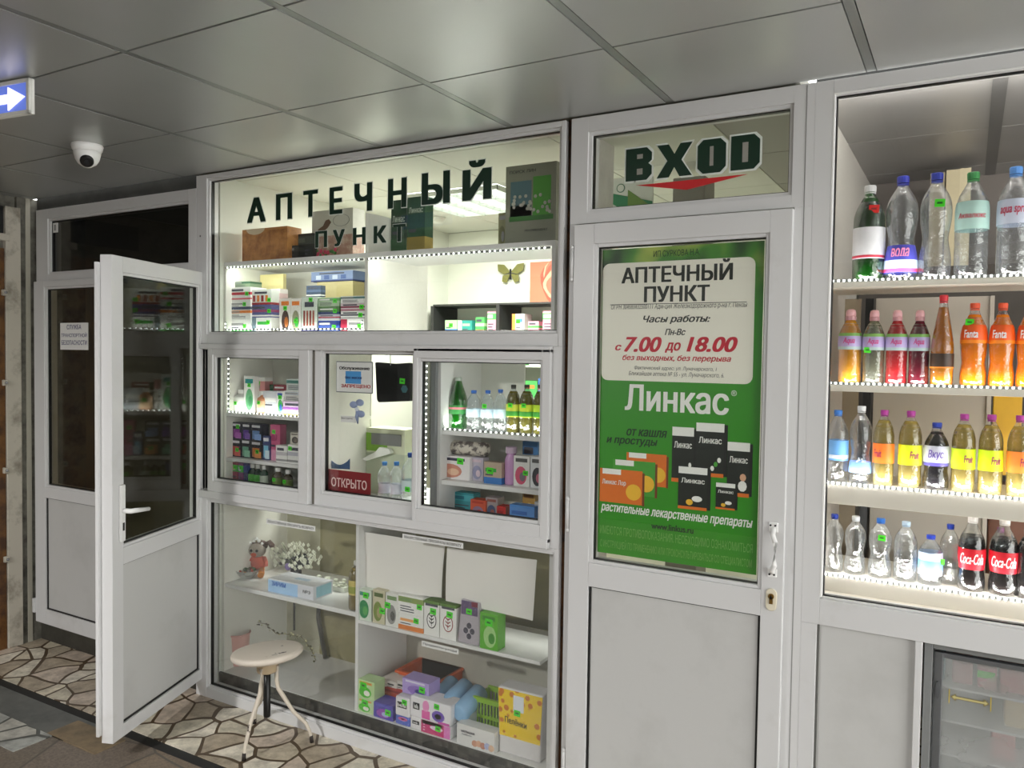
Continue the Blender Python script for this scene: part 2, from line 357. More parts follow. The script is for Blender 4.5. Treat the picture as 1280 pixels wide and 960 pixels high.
# left return wall: rough plaster, a painted post and a marble-clad frame
RG = grimy('rough_grey_plaster', (118, 116, 106), (66, 64, 58), 0.4, 0.65, 9, 0.8)
PP = grimy('old_white_paint', (190, 184, 170), (120, 112, 98), 0.5, 0.72, 7, 0.6)
MARB = grimy('brown_marble', (112, 76, 40), (70, 44, 24), 0.4, 0.62, 14, 0.35)
LW = -4.56
m_ = MB(); m_.box(LW-0.12, LW, -0.09, 0.3, 0, CZ, RG); m_.box(LW-0.12, LW-0.02, -1.2, -0.09, 0, CZ, RG)
m_.box(LW-0.02, LW+0.004, -0.045, -0.02, 0, CZ, mat((170, 166, 152), 0.6, name='pale_pipe_paint')); m_.build('wall_left', kind='structure')
m_ = MB(); m_.box(LW-0.02, LW+0.012, -0.155, -0.075, 0, 2.43, PP); m_.box(LW-0.02, LW+0.018, -0.19, -0.135, 2.24, 2.28, PP); m_.build('trim_3', kind='structure', bevel=0.004)
m_ = MB(); m_.box(LW-0.015, LW+0.002, -0.6, -0.158, 0, 2.2, MARB); m_.box(LW-0.015, LW-0.004, -0.6, -0.158, 2.28, 2.43, BLACK); m_.build('trim_4', kind='structure')
for i, z in enumerate((1.96, 1.47, 0.99, 0.5)):
    m_ = MB(); m_.box(LW+0.002, LW+0.022, -0.176, -0.148, z-0.016, z+0.016, PP); m_.ball((LW+0.024, -0.162, z), 0.008, GREYM)
    tag(m_.build('stone_clamp', bevel=0.003), ['upper', 'second', 'third', 'lowest'][i]+' pale clamp on the brown marble strip at the left edge', 'clamp', 'pale clamps down the marble strip')

# vestibule header and plinth between ceiling and frame
HD = grimy('dark_header', (66, 66, 62), (44, 44, 42), 0.4, 0.7, 5, 0.7)
m_ = MB(); m_.box(LW, -3.2, 0.02, 0.1, 2.43, CZ+0.01, HD); m_.build('trim_5', kind='structure')
m_ = MB(); m_.box(LW, -3.2, 0.03, 0.16, 0, 0.118, grimy('dark_plinth', (64, 62, 54), (40, 38, 34), 0.4, 0.7, 7, 0.7)); m_.build('trim_6', kind='structure')
m_ = MB(); m_.box(-4.6, -3.2, 1.3, 1.4, 0, CZ, mat((120, 112, 98), 0.7, name='dim_wall')); m_.box(-4.7, -4.56, 0.3, 1.4, 0, CZ, mat((120, 112, 98), 0.7, name='dim_wall'))
m_.box(-4.6, -3.2, 0.1, 1.3, CZ, CZ+0.05, mat((80, 80, 78), 0.7)); m_.build('wall_vestibule', kind='structure')
# vestibule fixed frame with transom light = window_1
def framed(name, outer, glass, y0, y1, bead=0.012, parent=None, kind='structure', pane=True, pm=None, extra=None, bevel=0.002):
    X0, X1, Z0, Z1 = outer; g0, g1, h0, h1 = glass
    mb = MB(); frame_mb(mb, X0, X1, Z0, Z1, g0-bead-X0, X1-g1-bead, h0-bead-Z0, Z1-h1-bead, y0, y1, bead=bead)
    if extra: extra(mb)
    o = mb.build(name, parent=parent, bevel=bevel)
    if kind and not parent: o['kind'] = kind
    if pane:
        p = MB().box(g0-0.002, g1+0.002, y0+0.026, y0+0.030, h0-0.002, h1+0.002, pm or PANE).build('glass_pane', parent=o)
    return o
def ex(mb):
    mb.box(-4.535, -4.505, 0.0, 0.07, 0.118, 2.0328, PVC); mb.box(-3.225, -3.197, 0.0, 0.07, 0.118, 2.0328, PVC)
w1 = framed('window_1', (-4.535, -3.197, 2.033, 2.428), (-4.412, -3.262, 2.082, 2.362), 0.0, 0.07, extra=ex, pm=pane_mat('vestibule_glass', (0.5, 0.5, 0.48), ior=1.5))
m_ = MB(); m_.box(-4.405, -4.365, 0.02, 0.0245, 2.30, 2.352, WHITE); m_.box(-4.392, -4.378, 0.0185, 0.02, 2.31, 2.342, mat((150, 150, 150)))
tag(m_.build('small_sticker'), 'small white sticker in the corner of the dark transom window', 'sticker')
PANM = grimy('door_panel_laminate', (200, 200, 198), (186, 186, 183), 0.5, 0.8, 3, 0.4)
# closed left leaf
def leaf(name, W, x0, glass, panel, z0, z1, y0, y1, parent=None, loc=(0, 0, 0), rotz=0, pm=None):
    e = MB(); PM = PANM
    g0, g1, h0, h1 = glass; p0, p1, q0, q1 = panel; bd = 0.012; p0 = g0-bd; p1 = g1+bd
    # stiles and rails
    e.box(x0, g0-bd, y0, y1, z0, z1, PVC); e.box(g1+bd, x0+W, y0, y1, z0, z1, PVC)
    for (a, b) in ((z0, q0), (q1, h0-bd), (h1+bd, z1)): e.box(g0-bd, g1+bd, y0, y1, a, b, PVC)
    for (a, c, d, f) in ((g0-bd, g0, h0-bd, h1+bd), (g1, g1+bd, h0-bd, h1+bd), (g0, g1, h0-bd, h0), (g0, g1, h1, h1+bd)):
        e.box(a, c, y0+0.006, y1, d, f, PVC)
    q = 0.0035
    for (a, c, d, f) in ((g0, g0+q, h0, h1), (g1-q, g1, h0, h1), (g0, g1, h0, h0+q), (g0, g1, h1-q, h1)): e.box(a, c, y0+0.015, y0+0.032, d, f, BLACK)
    o = e.build(name, parent=parent, loc=loc, bevel=0.002)
    o.rotation_euler = (0, 0, rotz)
    pb = MB(); pb.box(p0, p1, y0+0.014, y1-0.012, q0, q1, PM)
    for (a, c, d, f) in ((p0, p0+0.008, q0, q1), (p1-0.008, p1, q0, q1), (p0, p1, q0, q0+0.007), (p0, p1, q1-0.004, q1)): pb.box(a, c, y0+0.009, y0+0.016, d, f, BLACK)
    pb.build('lower_panel', parent=o)
    MB().box(g0, g1, y0+0.022, y0+0.026, h0, h1, pm or PANE).build('glass_pane', parent=o)
    return o
VG = pane_mat('leaf_glass', (0.75, 0.72, 0.64), ior=1.5)
d1 = leaf('door_1', 0.665, -4.523, (-4.412, -3.97, 0.905, 1.985), (-4.418, -3.96, 0.205, 0.832), 0.122, 2.03, -0.022, 0.045, pm=VG)
d1['kind'] = 'structure'
MB().box(-4.545, -4.523, -0.03, -0.01, 0.17, 0.25, PVC).build('hinge', parent=d1, bevel=0.003)
# open right leaf
OG = pane_mat('open_leaf_glass', (0.8, 0.82, 0.78), ior=1.45)
ang = math.radians(-69.087)
d2 = leaf('door_2', 0.69, 0.0, (0.06, 0.61, 0.868, 1.956), (0.045, 0.615, 0.133, 0.787), 0.08, 2.03, -0.0, 0.05, loc=(-3.214, 0.017, 0), rotz=ang, pm=OG)
d2['kind'] = 'structure'
# rebated outer edge of the leaf
MB().box(0.63, 0.706, 0.05, 0.064, 0.11, 2.0, PVC).build('door_edge', parent=d2, bevel=0.002)
m_ = MB(); m_.box(0.622, 0.652, -0.012, 0.0, 0.885, 1.115, WHITE); hp = m_.build('handle_plate', parent=d2, bevel=0.004)
MB().box(0.632, 0.642, -0.0135, -0.011, 0.93, 0.962, BLACK).build('keyhole', parent=hp)
m_ = MB(); m_.tube([(0.637, -0.01, 1.01), (0.637, -0.045, 1.01), (0.62, -0.052, 1.01), (0.53, -0.052, 1.0)], [0.010, 0.010, 0.010, 0.008], WHITE); m_.build('lever', parent=hp)
m_ = MB(); m_.tube([(0.637, 0.06, 1.01), (0.637, 0.1, 1.01), (0.62, 0.106, 1.01), (0.53, 0.106, 1.0)], [0.010, 0.010, 0.010, 0.008], WHITE); m_.build('inner_lever', parent=d2)
for z in (0.2, 1.9): MB().tube([(-0.006, -0.008, z-0.04), (-0.006, -0.008, z+0.04)], 0.009, PVC).build('hinge', parent=d2)
def mirror(o):
    for v in o.data.vertices: v.co.y = 0.05-v.co.y
    o.data.flip_normals()
    for c in o.children: mirror(c)
mirror(d2)
# paper notice behind the glass
n_ = MB(); n_.box(-4.302, -4.05, -0.0035, -0.001, 1.655, 1.80, WHITE); n_ = tag(n_.build('security_notice'), 'white paper notice reading transport security taped inside the left door glass', 'notice')
INKB = mat((50, 44, 110), 0.6, name='blue_ink')
for i, (t, a, b) in enumerate((('СЛУЖБА', -4.24, -4.11), ('ТРАНСПОРТНОЙ', -4.292, -4.06), ('БЕЗОПАСНОСТИ', -4.29, -4.06))):
    text('line_of_text', t, a, b, 1.765-i*0.042, 1.79-i*0.042, -0.0035, INKB, n_, bold=0.012)

# ------------------------------------------------------------------ facade A: pharmacy
GLA = (-3.112, -1.279)
def exA(mb):
    mb.box(-3.182, -3.176, -0.003, 0.0, 0.02, 2.47, mat((150, 150, 150), 0.5)); 
w2 = framed('window_2', (-3.195, -1.252, 1.691, 2.485), (-3.112, -1.279, 1.748, 2.455), 0.0, 0.06, bead=0.01)
w4 = framed('window_4', (-3.195, -1.252, 0.0, 0.965), (-3.112, -1.279, 0.058, 0.941), 0.0, 0.06, bead=0.01, pm=PANED)
for z in (2.2, 1.72, 0.9, 0.12): MB().lathe([(0.004, 0), (0.003, 0.002)], mat((90, 90, 88), 0.4, 0.8), 10).build('screw', parent=w2 if z > 1.69 else w4, loc=(-3.165, -0.001, z), rot=(T90, 0, 0))
# slider unit
s_ = MB(); SX0, SX1, SZ0, SZ1 = -3.168, -1.29, 0.965, 1.691
s_.box(-3.195, -3.15, 0.0, 0.06, SZ0, SZ1, PVC)
s_.box(-1.289, -1.252, -0.0, 0.06, SZ0, SZ1, PVC)
s_.box(-3.15, -1.289, -0.018, 0.06, 1.668, SZ1, PVC); s_.box(-3.168, -1.289, -0.022, 0.06, SZ0, 1.0, PVC)
s_.box(-3.165, -3.15, -0.018, 0.06, 1.0, 1.668, PVC)
s_.box(-3.13, -3.126, -0.004, 0.0, 1.0, 1.66, mat((120, 120, 118), 0.5)); s_.box(-2.458, -2.443, 0.012, 0.05, 1.0, 1.668, mat((96, 92, 84), 0.6))
w3 = s_.build('window_3', bevel=0.002, kind='structure')
framed('sliding_sash', (-3.10, -2.458, 1.0, 1.668), (-3.055, -2.525, 1.060, 1.629), -0.012, 0.03, parent=w3)
framed('sliding_sash', (-2.443, -1.900, 1.0, 1.668), (-2.398, -1.925, 1.061, 1.655), 0.012, 0.05, parent=w3)
framed('sliding_sash', (-1.893, -1.289, 0.985, 1.68), (-1.862, -1.333, 1.060, 1.629), -0.018, 0.01, parent=w3)
# brown expansion gap and posts
m_ = MB(); m_.box(-1.252, -1.229, 0.025, 0.06, 0, CZ, grimy('old_foam', (96, 62, 34), (48, 32, 20), 0.4, 0.6, 18, 0.9)); m_.build('trim_7', kind='structure')
# ------------------------------------------------------------------ facade B: door
def exB(mb):
    mb.box(-1.229, -1.204, 0.0, 0.07, 0, 2.1178, PVC); mb.box(-0.474, -0.423, 0.0, 0.07, 0, 2.1178, PVC); mb.box(-0.4475, -0.4445, -0.001, 0.0, 0, 2.48, mat((140, 140, 138), 0.5))
w5 = framed('window_5', (-1.229, -0.423, 2.118, 2.485), (-1.153, -0.495, 2.167, 2.421), 0.0, 0.07, extra=exB)
d3 = leaf('door_3', 0.728, -1.202, (-1.114, -0.552, 0.952, 2.031), (-1.127, -0.549, 0.10, 0.858), 0.02, 2.112, -0.022, 0.045)
d3['kind'] = 'structure'
# mitre lines on the leaf corners
h_ = MB(); h_.tube([(-0.506, -0.024, 1.135), (-0.502, -0.050, 1.120), (-0.494, -0.056, 1.10), (-0.494, -0.056, 1.03), (-0.502, -0.050, 1.012), (-0.506, -0.024, 1.0)], 0.008, WHITE)
h_.box(-0.520, -0.492, -0.027, -0.022, 1.125, 1.155, WHITE); h_.box(-0.520, -0.492, -0.027, -0.022, 0.985, 1.012, WHITE); hd = h_.build('pull_handle', parent=d3, bevel=0.002)
for (a, z) in ((-0.514, 1.146), (-0.500, 1.146), (-0.514, 0.994), (-0.500, 0.994)): MB().lathe([(0.003, 0), (0.003, 0.003)], BLACK, 8).build('screw', parent=hd, loc=(a, -0.027, z), rot=(T90, 0, 0))
e_ = MB(); e_.prism([(-0.507+0.017*math.cos(t*PI/8), 0.915+(0.018 if t < 8 else -0.018)+0.017*math.sin(t*PI/8)) for t in range(16)], -0.028, -0.022, mat((226, 218, 196), 0.4)); es = e_.build('lock_escutcheon', parent=d3, bevel=0.002)
m_ = MB(); m_.prism([(-0.507+0.009*math.cos(t*PI/6), 0.926+0.009*math.sin(t*PI/6)) for t in range(12)], -0.032, -0.027, mat((150, 118, 60), 0.3, 0.8)); m_.box(-0.512, -0.502, -0.032, -0.027, 0.903, 0.926, mat((150, 118, 60), 0.3, 0.8)); m_.box(-0.5085, -0.5055, -0.0325, -0.0318, 0.92, 0.932, BLACK); m_.build('lock_cylinder', parent=es)
for z in (1.98, 1.1, 0.2):
    m_ = MB(); m_.tube([(-1.211, -0.016, z-0.05), (-1.211, -0.016, z+0.05)], 0.008, PVC); m_.box(-1.207, -1.2025, -0.006, 0.0, z-0.042, z+0.042, BLACK)
    m_.ball((-1.211, -0.016, z+0.055), 0.009, PVC); m_.ball((-1.211, -0.016, z-0.055), 0.009, PVC); m_.build('hinge', parent=d3)
# ------------------------------------------------------------------ facade C: drinks window
XR = 1.35
def exC(mb):
    mb.box(-0.423, -0.377, 0, 0.06, 0, 0.8548, PVC); mb.box(-0.11, -0.092, 0, 0.06, 0, 0.8548, PVC)
    mb.box(-0.3715, -0.365, -0.001, 0.002, 0.94, 2.44, WHITE); mb.box(-0.371, XR-0.1, -0.001, 0.002, 2.439, 2.445, WHITE)
w6 = framed('window_6', (-0.423, XR, 0.855, 2.485), (-0.365, XR-0.06, 0.940, 2.439), 0.0, 0.06, bead=0.006, extra=exC)
m_ = MB(); m_.box(-0.377, -0.11, 0.018, 0.045, 0, 0.86, PANM); m_.box(-0.377, -0.371, 0.010, 0.02, 0, 0.855, mat((96, 96, 92), 0.6)); m_.build('lower_panel', parent=w6)
# walls behind the facade
PW = mat((228, 230, 219), 0.6, noise=0.03, scale=3, name='pharmacy_wall')
m_ = MB(); m_.box(-3.30, -3.125, 0.08, 2.3, 0, CZ, PW); m_.build('wall_pharmacy_left', kind='structure')
m_ = MB(); m_.box(-3.2, -0.47, 2.0, 2.1, 0, CZ, PW); m_.build('wall_pharmacy_back', kind='structure')
m_ = MB(); m_.box(-1.262, -1.245, 0.07, 0.42, 0, CZ, mat((232, 228, 226), 0.6)); m_.build('wall_entry', kind='structure')
m_ = MB(); m_.box(-0.47, -0.43, 0.075, 2.1, 0, CZ, mat((206, 202, 194), 0.6)); m_.build('wall_partition', kind='structure')
CG0 = mat((150, 146, 138), 0.4, 0.2, noise=0.04, scale=4, name='entry_ceiling_panel')  # grey metal panels, with the light falloff over the entry put into their tone
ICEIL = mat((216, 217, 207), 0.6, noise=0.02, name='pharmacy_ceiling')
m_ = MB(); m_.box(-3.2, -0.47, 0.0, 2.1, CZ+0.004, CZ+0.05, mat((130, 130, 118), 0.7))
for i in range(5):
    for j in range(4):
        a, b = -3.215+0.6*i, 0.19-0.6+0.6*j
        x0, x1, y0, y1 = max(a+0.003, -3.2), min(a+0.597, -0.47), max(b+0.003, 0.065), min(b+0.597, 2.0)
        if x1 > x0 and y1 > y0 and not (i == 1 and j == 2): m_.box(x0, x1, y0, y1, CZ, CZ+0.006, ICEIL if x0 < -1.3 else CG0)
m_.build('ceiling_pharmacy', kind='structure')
# drinks side
BR = mat((118, 110, 104), 0.5, noise=0.04, name='drinks_back_panel')
m_ = MB(); m_.box(-0.43, XR+0.1, 1.6, 1.65, 0, CZ, BR); m_.box(XR+0.06, XR+0.1, 0.06, 1.6, 0, CZ, BR); m_.build('wall_drinks_back', kind='structure')
m_ = MB(); CG = mat((168, 166, 164), 0.4, 0.3, noise=0.04, scale=4, name='drinks_ceiling_panel'); m_.box(-0.43, XR+0.1, 0.06, 1.6, CZ+0.006, CZ+0.05, SEAM)
for a, b in ((-0.43, 0.035), (0.075, 0.64), (0.68, 1.25), (1.29, 1.45)):
    for c, d in ((0.065, 0.783), (0.789, 1.386), (1.392, 1.6)): m_.box(a, b, c, d, CZ, CZ+0.006, CG)
m_.box(0.035, 0.075, 0.065, 1.6, CZ-0.002, CZ+0.006, mat((120, 119, 118), 0.4, 0.3)); m_.box(0.64, 0.68, 0.065, 1.6, CZ-0.002, CZ+0.006, mat((120, 119, 118), 0.4, 0.3))
m_.build('ceiling_drinks', kind='structure')

# ------------------------------------------------------------------ ceiling things
cm = empty('security_camera', (-3.14, -0.57, CZ), 'white dome security camera fixed under the dark ceiling left of the shop window', 'camera')
MB().lathe([(0.058, 0), (0.06, -0.006), (0.056, -0.022), (0.05, -0.03)][::-1], WHITE, 32).build('base', parent=cm)
MB().lathe([(0.051, -0.026), (0.050, -0.04), (0.044, -0.062), (0.034, -0.078), (0.016, -0.09), (0.004, -0.093)][::-1], WHITE, 32).build('dome', parent=cm)
v_ = (CAMP-Vector((-3.14, -0.57, CZ-0.05))).normalized(); v_ = Vector((v_.x*0.9, v_.y, v_.z-0.5)).normalized()
q_ = v_.to_track_quat('Z', 'Y').to_euler()
MB().lathe([(0.024, 0.0), (0.026, 0.044), (0.021, 0.050)], BLACK, 24).lathe([(0.012, 0.048), (0.010, 0.053)], mat((60, 62, 66), 0.15, 0.6), 16).build('lens', parent=cm, loc=tuple(Vector((0, 0, -0.047))), rot=q_)
sg = empty('exit_sign', (-2.709, -1.157, CZ), 'lit blue sign box with white right arrow under the ceiling at the left edge', 'sign')
m_ = MB(); X0, X1, Z0, Z1 = -0.24, 0.19, -0.112, -0.004
m_.box(X0, X1, 0.0, 0.012, Z0, Z1, mat((225, 225, 220), 0.4)); 
for a in ((X0, X1, Z0, Z0+0.012), (X0, X1, Z1-0.012, Z1), (X1-0.014, X1, Z0, Z1), (X0, X0+0.014, Z0, Z1)): m_.box(a[0], a[1], -0.008, 0.0, a[2], a[3], mat((225, 225, 220), 0.4))
m_.build('housing', parent=sg, bevel=0.002)
MB().box(X0+0.014, X1-0.014, -0.002, 0.001, Z0+0.012, Z1-0.012, mat((96, 118, 205), 0.4, emit=0.75, name='lit_blue_face')).build('lit_face', parent=sg)
MB().box(X0+0.014, X1-0.014, 0.012, 0.0135, Z0+0.012, Z1-0.012, mat((120, 118, 225), 0.4, emit=0.2, name='lit_back_face')).build('lit_face', parent=sg)
zc = (Z0+Z1)/2
MB().prism([(X0+0.05, zc-0.014), (0.09, zc-0.014), (0.09, zc-0.036), (0.165, zc), (0.09, zc+0.036), (0.09, zc+0.014), (X0+0.05, zc+0.014)], -0.006, -0.002, mat((232, 226, 255), 0.4, emit=1.3, name='lit_white_arrow')).build('arrow', parent=sg)
sg.rotation_euler = (0, 0, math.radians(7))
# pharmacy ceiling luminaire and detector
pl = empty('ceiling_light', (-2.31, 1.10, CZ), 'square louvred fluorescent ceiling light glowing inside the pharmacy', 'ceiling light')
m_ = MB(); m_.box(-0.295, 0.295, -0.295, 0.295, 0.0, 0.02, mat((250, 255, 244), 0.5, emit=3.2, name='lit_tube_panel')); m_.build('diffuser', parent=pl)
m_ = MB(); LV = mat((205, 210, 205), 0.3, 0.6, name='louvre')
for i in range(4): m_.box(-0.295+0.147*i+0.145*0, -0.289+0.147*i, -0.295, 0.295, -0.026, -0.001, LV)
for j in range(9): m_.box(-0.295, 0.295, -0.295+0.0733*j, -0.292+0.0733*j, -0.022, -0.001, LV)
m_.box(0.289, 0.295, -0.295, 0.295, -0.026, -0.001, LV); m_.build('louvre', parent=pl)
tag(MB().lathe([(0.02, -0.035), (0.04, -0.03), (0.052, -0.012), (0.055, 0)], mat((225, 225, 215), 0.5), 24).build('smoke_detector', loc=(-2.83, 1.44, CZ)), 'round white smoke detector on the pharmacy ceiling', 'smoke detector')
# ================================================================== lettering on the glass
LG = mat((3, 44, 26), 0.45, name='dark_green_vinyl'); LWm = mat((226, 232, 226), 0.5, name='white_vinyl_edge'); LR = mat((196, 30, 34), 0.45, name='red_vinyl')
def letter(parent, ch, x0, x1, z0, z1, y, bold=0.035, oy=(0, 0, 0), base=LG, edge=0.0035):
    e = text('letter_outline', ch, x0-edge, x1+edge, z0-edge, z1+edge, y+0.0007, LWm, parent, bold=bold+0.015, rel=oy)
    return text('letter', ch, x0, x1, z0, z1, y, base, parent, bold=bold, rel=oy)
sgn = empty('window_lettering', (-2.2, 0.022, 2.24), 'large dark green word АПТЕЧНЫЙ across the top of the pharmacy window', 'lettering')
YL = 0.022; rel = (-2.2, 0.022, 2.24)
for ch, a, b, t, bt in (('А', 309, 332, 247, 279), ('П', 345, 365, 242, 275), ('Т', 379, 397, 238, 271), ('Е', 412, 428, 234, 267), ('Ч', 443, 465, 229, 263), ('Н', 485, 508, 223, 258), ('Ы', 527, 562, 215, 252), ('Й', 578, 614, 202, 248)):
    p0 = onY(a, bt, YL); p1 = onY(b, bt, YL); top = onY((a+b)/2, t, YL).z
    letter(sgn, ch, p0.x, p1.x, 2.244, max(top, 2.35) if ch != 'Й' else 2.392, YL, bold=0.045, oy=rel)
sg2 = empty('window_lettering', (-2.2, 0.022, 2.105), 'smaller dark green word ПУНКТ under the big word on the pharmacy window', 'lettering')
for ch, a, b in (('П', 394, 409), ('У', 416, 431), ('Н', 441, 457), ('К', 467, 483), ('Т', 491, 507)):
    letter(sg2, ch, onY(a, 308, YL).x, onY(b, 304, YL).x, 2.108, 2.178, YL, bold=0.045, oy=(-2.2, 0.022, 2.105), edge=0.002)
sg3 = empty('window_lettering', (-0.82, 0.022, 2.25), 'bold dark green word ВХОД on the pane above the poster door', 'lettering')
def octo(cx0, cx1, cz0, cz1, c): return [(cx0+c, cz0), (cx1-c, cz0), (cx1, cz0+c), (cx1, cz1-c), (cx1-c, cz1), (cx0+c, cz1), (cx0, cz1-c), (cx0, cz0+c)]
def xod(m1, m2, e, y):
    mb = MB(); z0, z1 = 2.253-e, 2.361+e; T = 0.036
    # В
    x = -1.032-e; X = -0.940+e
    mb.box(x, x+T+e, y, y+0.001, z0, z1, m1)
    mb.prism([(x+T, z1), (X-0.018, z1), (X, z1-0.018), (X, 2.318), (X-0.012, 2.308), (X, 2.298), (X, z0+0.018), (X-0.018, z0), (x+T, z0)], y, y+0.001, m1)
    # Х
    a = -0.922-e; b = -0.802+e; c = (a+b)/2
    mb.prism([(a, z0), (a+0.042, z0), (c, 2.285), (b-0.042, z0), (b, z0), (c+0.024+e, 2.307), (b, z1), (b-0.040, z1), (c, 2.328), (a+0.040, z1), (a, z1), (c-0.024-e, 2.307)], y, y+0.001, m1)
    # О
    mb.prism(octo(-0.784-e, -0.692+e, z0, z1, 0.018), y, y+0.001, m1)
    # Д written as a square-shouldered D shape
    a = -0.676-e; b = -0.586+e
    mb.prism([(a, z0), (b-0.018, z0), (b, z0+0.018), (b, z1-0.018), (b-0.018, z1), (a, z1)], y, y+0.001, m1)
    return mb
o = xod(LWm, None, 0.006, 0.0235); o.build('letter_outline', parent=sg3).location = (0.82, -0.022, -2.25)
o = xod(LG, None, 0, 0.0215)
CT = mat((150, 148, 140), 0.5, name='letter_counter')
for (a, b, c, d) in ((-0.992, -0.972, 2.325, 2.34), (-0.992, -0.972, 2.272, 2.292), (-0.744, -0.732, 2.276, 2.338), (-0.640, -0.622, 2.276, 2.338)): o.box(a, b, 0.0208, 0.0222, c, d, CT)
o.build('letters', parent=sg3).location = (0.82, -0.022, -2.25)
pa = onY(795, 237, YL); pb = onY(935, 221, YL); pc = onY(858, 248, YL)
tag(MB().prism([(pa.x, 2.237), (pc.x, 2.206), (pb.x, 2.237), (pc.x+0.02, 2.222), (pc.x-0.02, 2.222)][:3], 0.020, 0.0212, LR).build('arrow_sticker'), 'flat red arrow head pointing down under the word ВХОД', 'sticker')

# ================================================================== green poster in the door
def pgreen():
    mt = bpy.data.materials.new('poster_green'); mt.use_nodes = True; nt = mt.node_tree; b = nt.nodes['Principled BSDF']; b.inputs['Roughness'].default_value = 0.4
    tc = nt.nodes.new('ShaderNodeTexCoord'); nz = nt.nodes.new('ShaderNodeTexNoise'); nz.inputs['Scale'].default_value = 7; nz.inputs['Detail'].default_value = 1.5
    r = nt.nodes.new('ShaderNodeValToRGB'); e = r.color_ramp.elements; e[0].position = 0.35; e[0].color = (*lin((20, 48, 20)), 1); e[1].position = 0.68; e[1].color = (*lin((190, 206, 90)), 1)
    e2 = e.new(0.5); e2.color = (*lin((70, 140, 40)), 1)
    nt.links.new(tc.outputs['Object'], nz.inputs['Vector']); nt.links.new(nz.outputs['Fac'], r.inputs['Fac'])
    sx = nt.nodes.new('ShaderNodeSeparateXYZ'); nt.links.new(tc.outputs['Object'], sx.inputs[0])
    mr = nt.nodes.new('ShaderNodeMapRange'); mr.inputs['From Min'].default_value = 1.80; mr.inputs['From Max'].default_value = 1.90; nt.links.new(sx.outputs['Z'], mr.inputs['Value'])
    mx = nt.nodes.new('ShaderNodeMix'); mx.data_type = 'RGBA'; mx.inputs['A'].default_value = (*lin((50, 146, 22)), 1)
    nt.links.new(mr.outputs['Result'], mx.inputs['Factor']); nt.links.new(r.outputs['Color'], mx.inputs['B']); nt.links.new(mx.outputs['Result'], b.inputs['Base Color'])
    return mt
PY = 0.010
po = MB().box(-1.106, -0.562, PY, PY+0.002, 0.975, 2.024, pgreen()).build('poster'); tag(po, 'tall green pharmacy poster with opening hours inside the glass of the door', 'poster')
PWm = mat((246, 244, 230), 0.45, noise=0.02, name='poster_white')
pts = []
for cx, cz, a0 in ((-0.612, 1.60, -90), (-0.612, 1.952, 0), (-1.080, 1.952, 90), (-1.080, 1.60, 180)):
    for k in range(5):
        t = math.radians(a0+22.5*k); pts.append((cx+0.024*math.cos(t), cz+0.024*math.sin(t)))
MB().prism(pts, PY-0.0006, PY, PWm).build('hours_panel', parent=po)
GK = mat((44, 48, 42), 0.5, name='poster_grey_ink'); RK = mat((200, 22, 48), 0.5, name='poster_red_ink'); WK = mat((244, 246, 240), 0.5, noise=0.02, name='poster_white_ink'); DG = mat((18, 62, 22), 0.5, name='poster_dark_green_ink'); LGI = mat((120, 180, 90), 0.5, name='poster_pale_green_ink')
def pt(s, a, b, t, bt, m_, bold=0.0, shear=0.0, yy=PY-0.0007):
    p0 = onY(a, bt, PY); p1 = onY(b, bt, PY); pm = onY((a+b)/2, t, PY); pn = onY((a+b)/2, bt, PY)
    return text('line_of_text', s, p0.x, p1.x, pn.z, pm.z, yy, m_, po, bold=bold, shear=shear)
pt('ИП СУРКОВА Н.А.', 817, 875, 312, 320, DG, 0.008)
pt('АПТЕЧНЫЙ', 777, 916, 326, 352, GK, 0.035)
pt('ПУНКТ', 805, 887, 357, 377, GK, 0.035)
pt('ОГРН 304583432500111 Адм-ция Железнодорожного р-на г. Пензы', 764, 934, 379, 387, GK, 0.0, 0.2)
MB().box(-1.075, -0.612, PY-0.0009, PY-0.0006, 1.834, 1.836, GK).build('rule_line', parent=po)
pt('Часы работы:', 804, 888, 394, 405, GK, 0.03, 0.3)
pt('Пн-Вс', 831, 857, 411, 419, GK, 0.03, 0.3)
pt('с', 769, 777, 431, 438, RK, 0.035, 0.25); pt('7.00', 780, 827, 421, 440, RK, 0.035, 0.25); pt('до', 831, 851, 428, 441, RK, 0.035, 0.25); pt('18.00', 858, 922, 421, 440, RK, 0.035, 0.25)
pt('без выходных, без перерыва', 778, 914, 444, 453, RK, 0.025, 0.25)
pt('Фактический адрес: ул. Луначарского, 1', 793, 896, 458, 464, GK, 0.0, 0.2)
pt('Ближайшая аптека № 55 - ул. Луначарского, 6.', 786, 905, 465, 472, GK, 0.0, 0.2)
pt('Линкас', 781, 911, 482, 516, WK, 0.028); pt('®', 914, 921, 488, 495, WK)
pt('от кашля', 783, 834, 537, 546, DG, 0.03, 0.25); pt('и простуды', 758, 822, 548, 558, DG, 0.03, 0.25)
pt('растительные лекарственные препараты', 751, 941, 640, 652, WK, 0.03, 0.25)
pt('www.linkus.ru', 814, 867, 656, 664, DG, 0.03)
pt('ИМЕЮТСЯ ПРОТИВОПОКАЗАНИЯ. НЕОБХОДИМО ОЗНАКОМИТЬСЯ', 750, 941, 668, 681, LGI, 0)
pt('С ИНСТРУКЦИЕЙ ПО ПРИМЕНЕНИЮ ИЛИ ПРОКОНСУЛЬТИРОВАТЬСЯ СО СПЕЦИАЛИСТОМ', 750, 940, 684, 698, LGI, 0)
ORp = mat((226, 116, 30), 0.5, name='poster_orange'); GRp = mat((70, 160, 50), 0.5, name='poster_leaf'); DKp = mat((22, 30, 22), 0.5, name='poster_black_green'); YEp = mat((240, 190, 50), 0.5, name='poster_yellow')
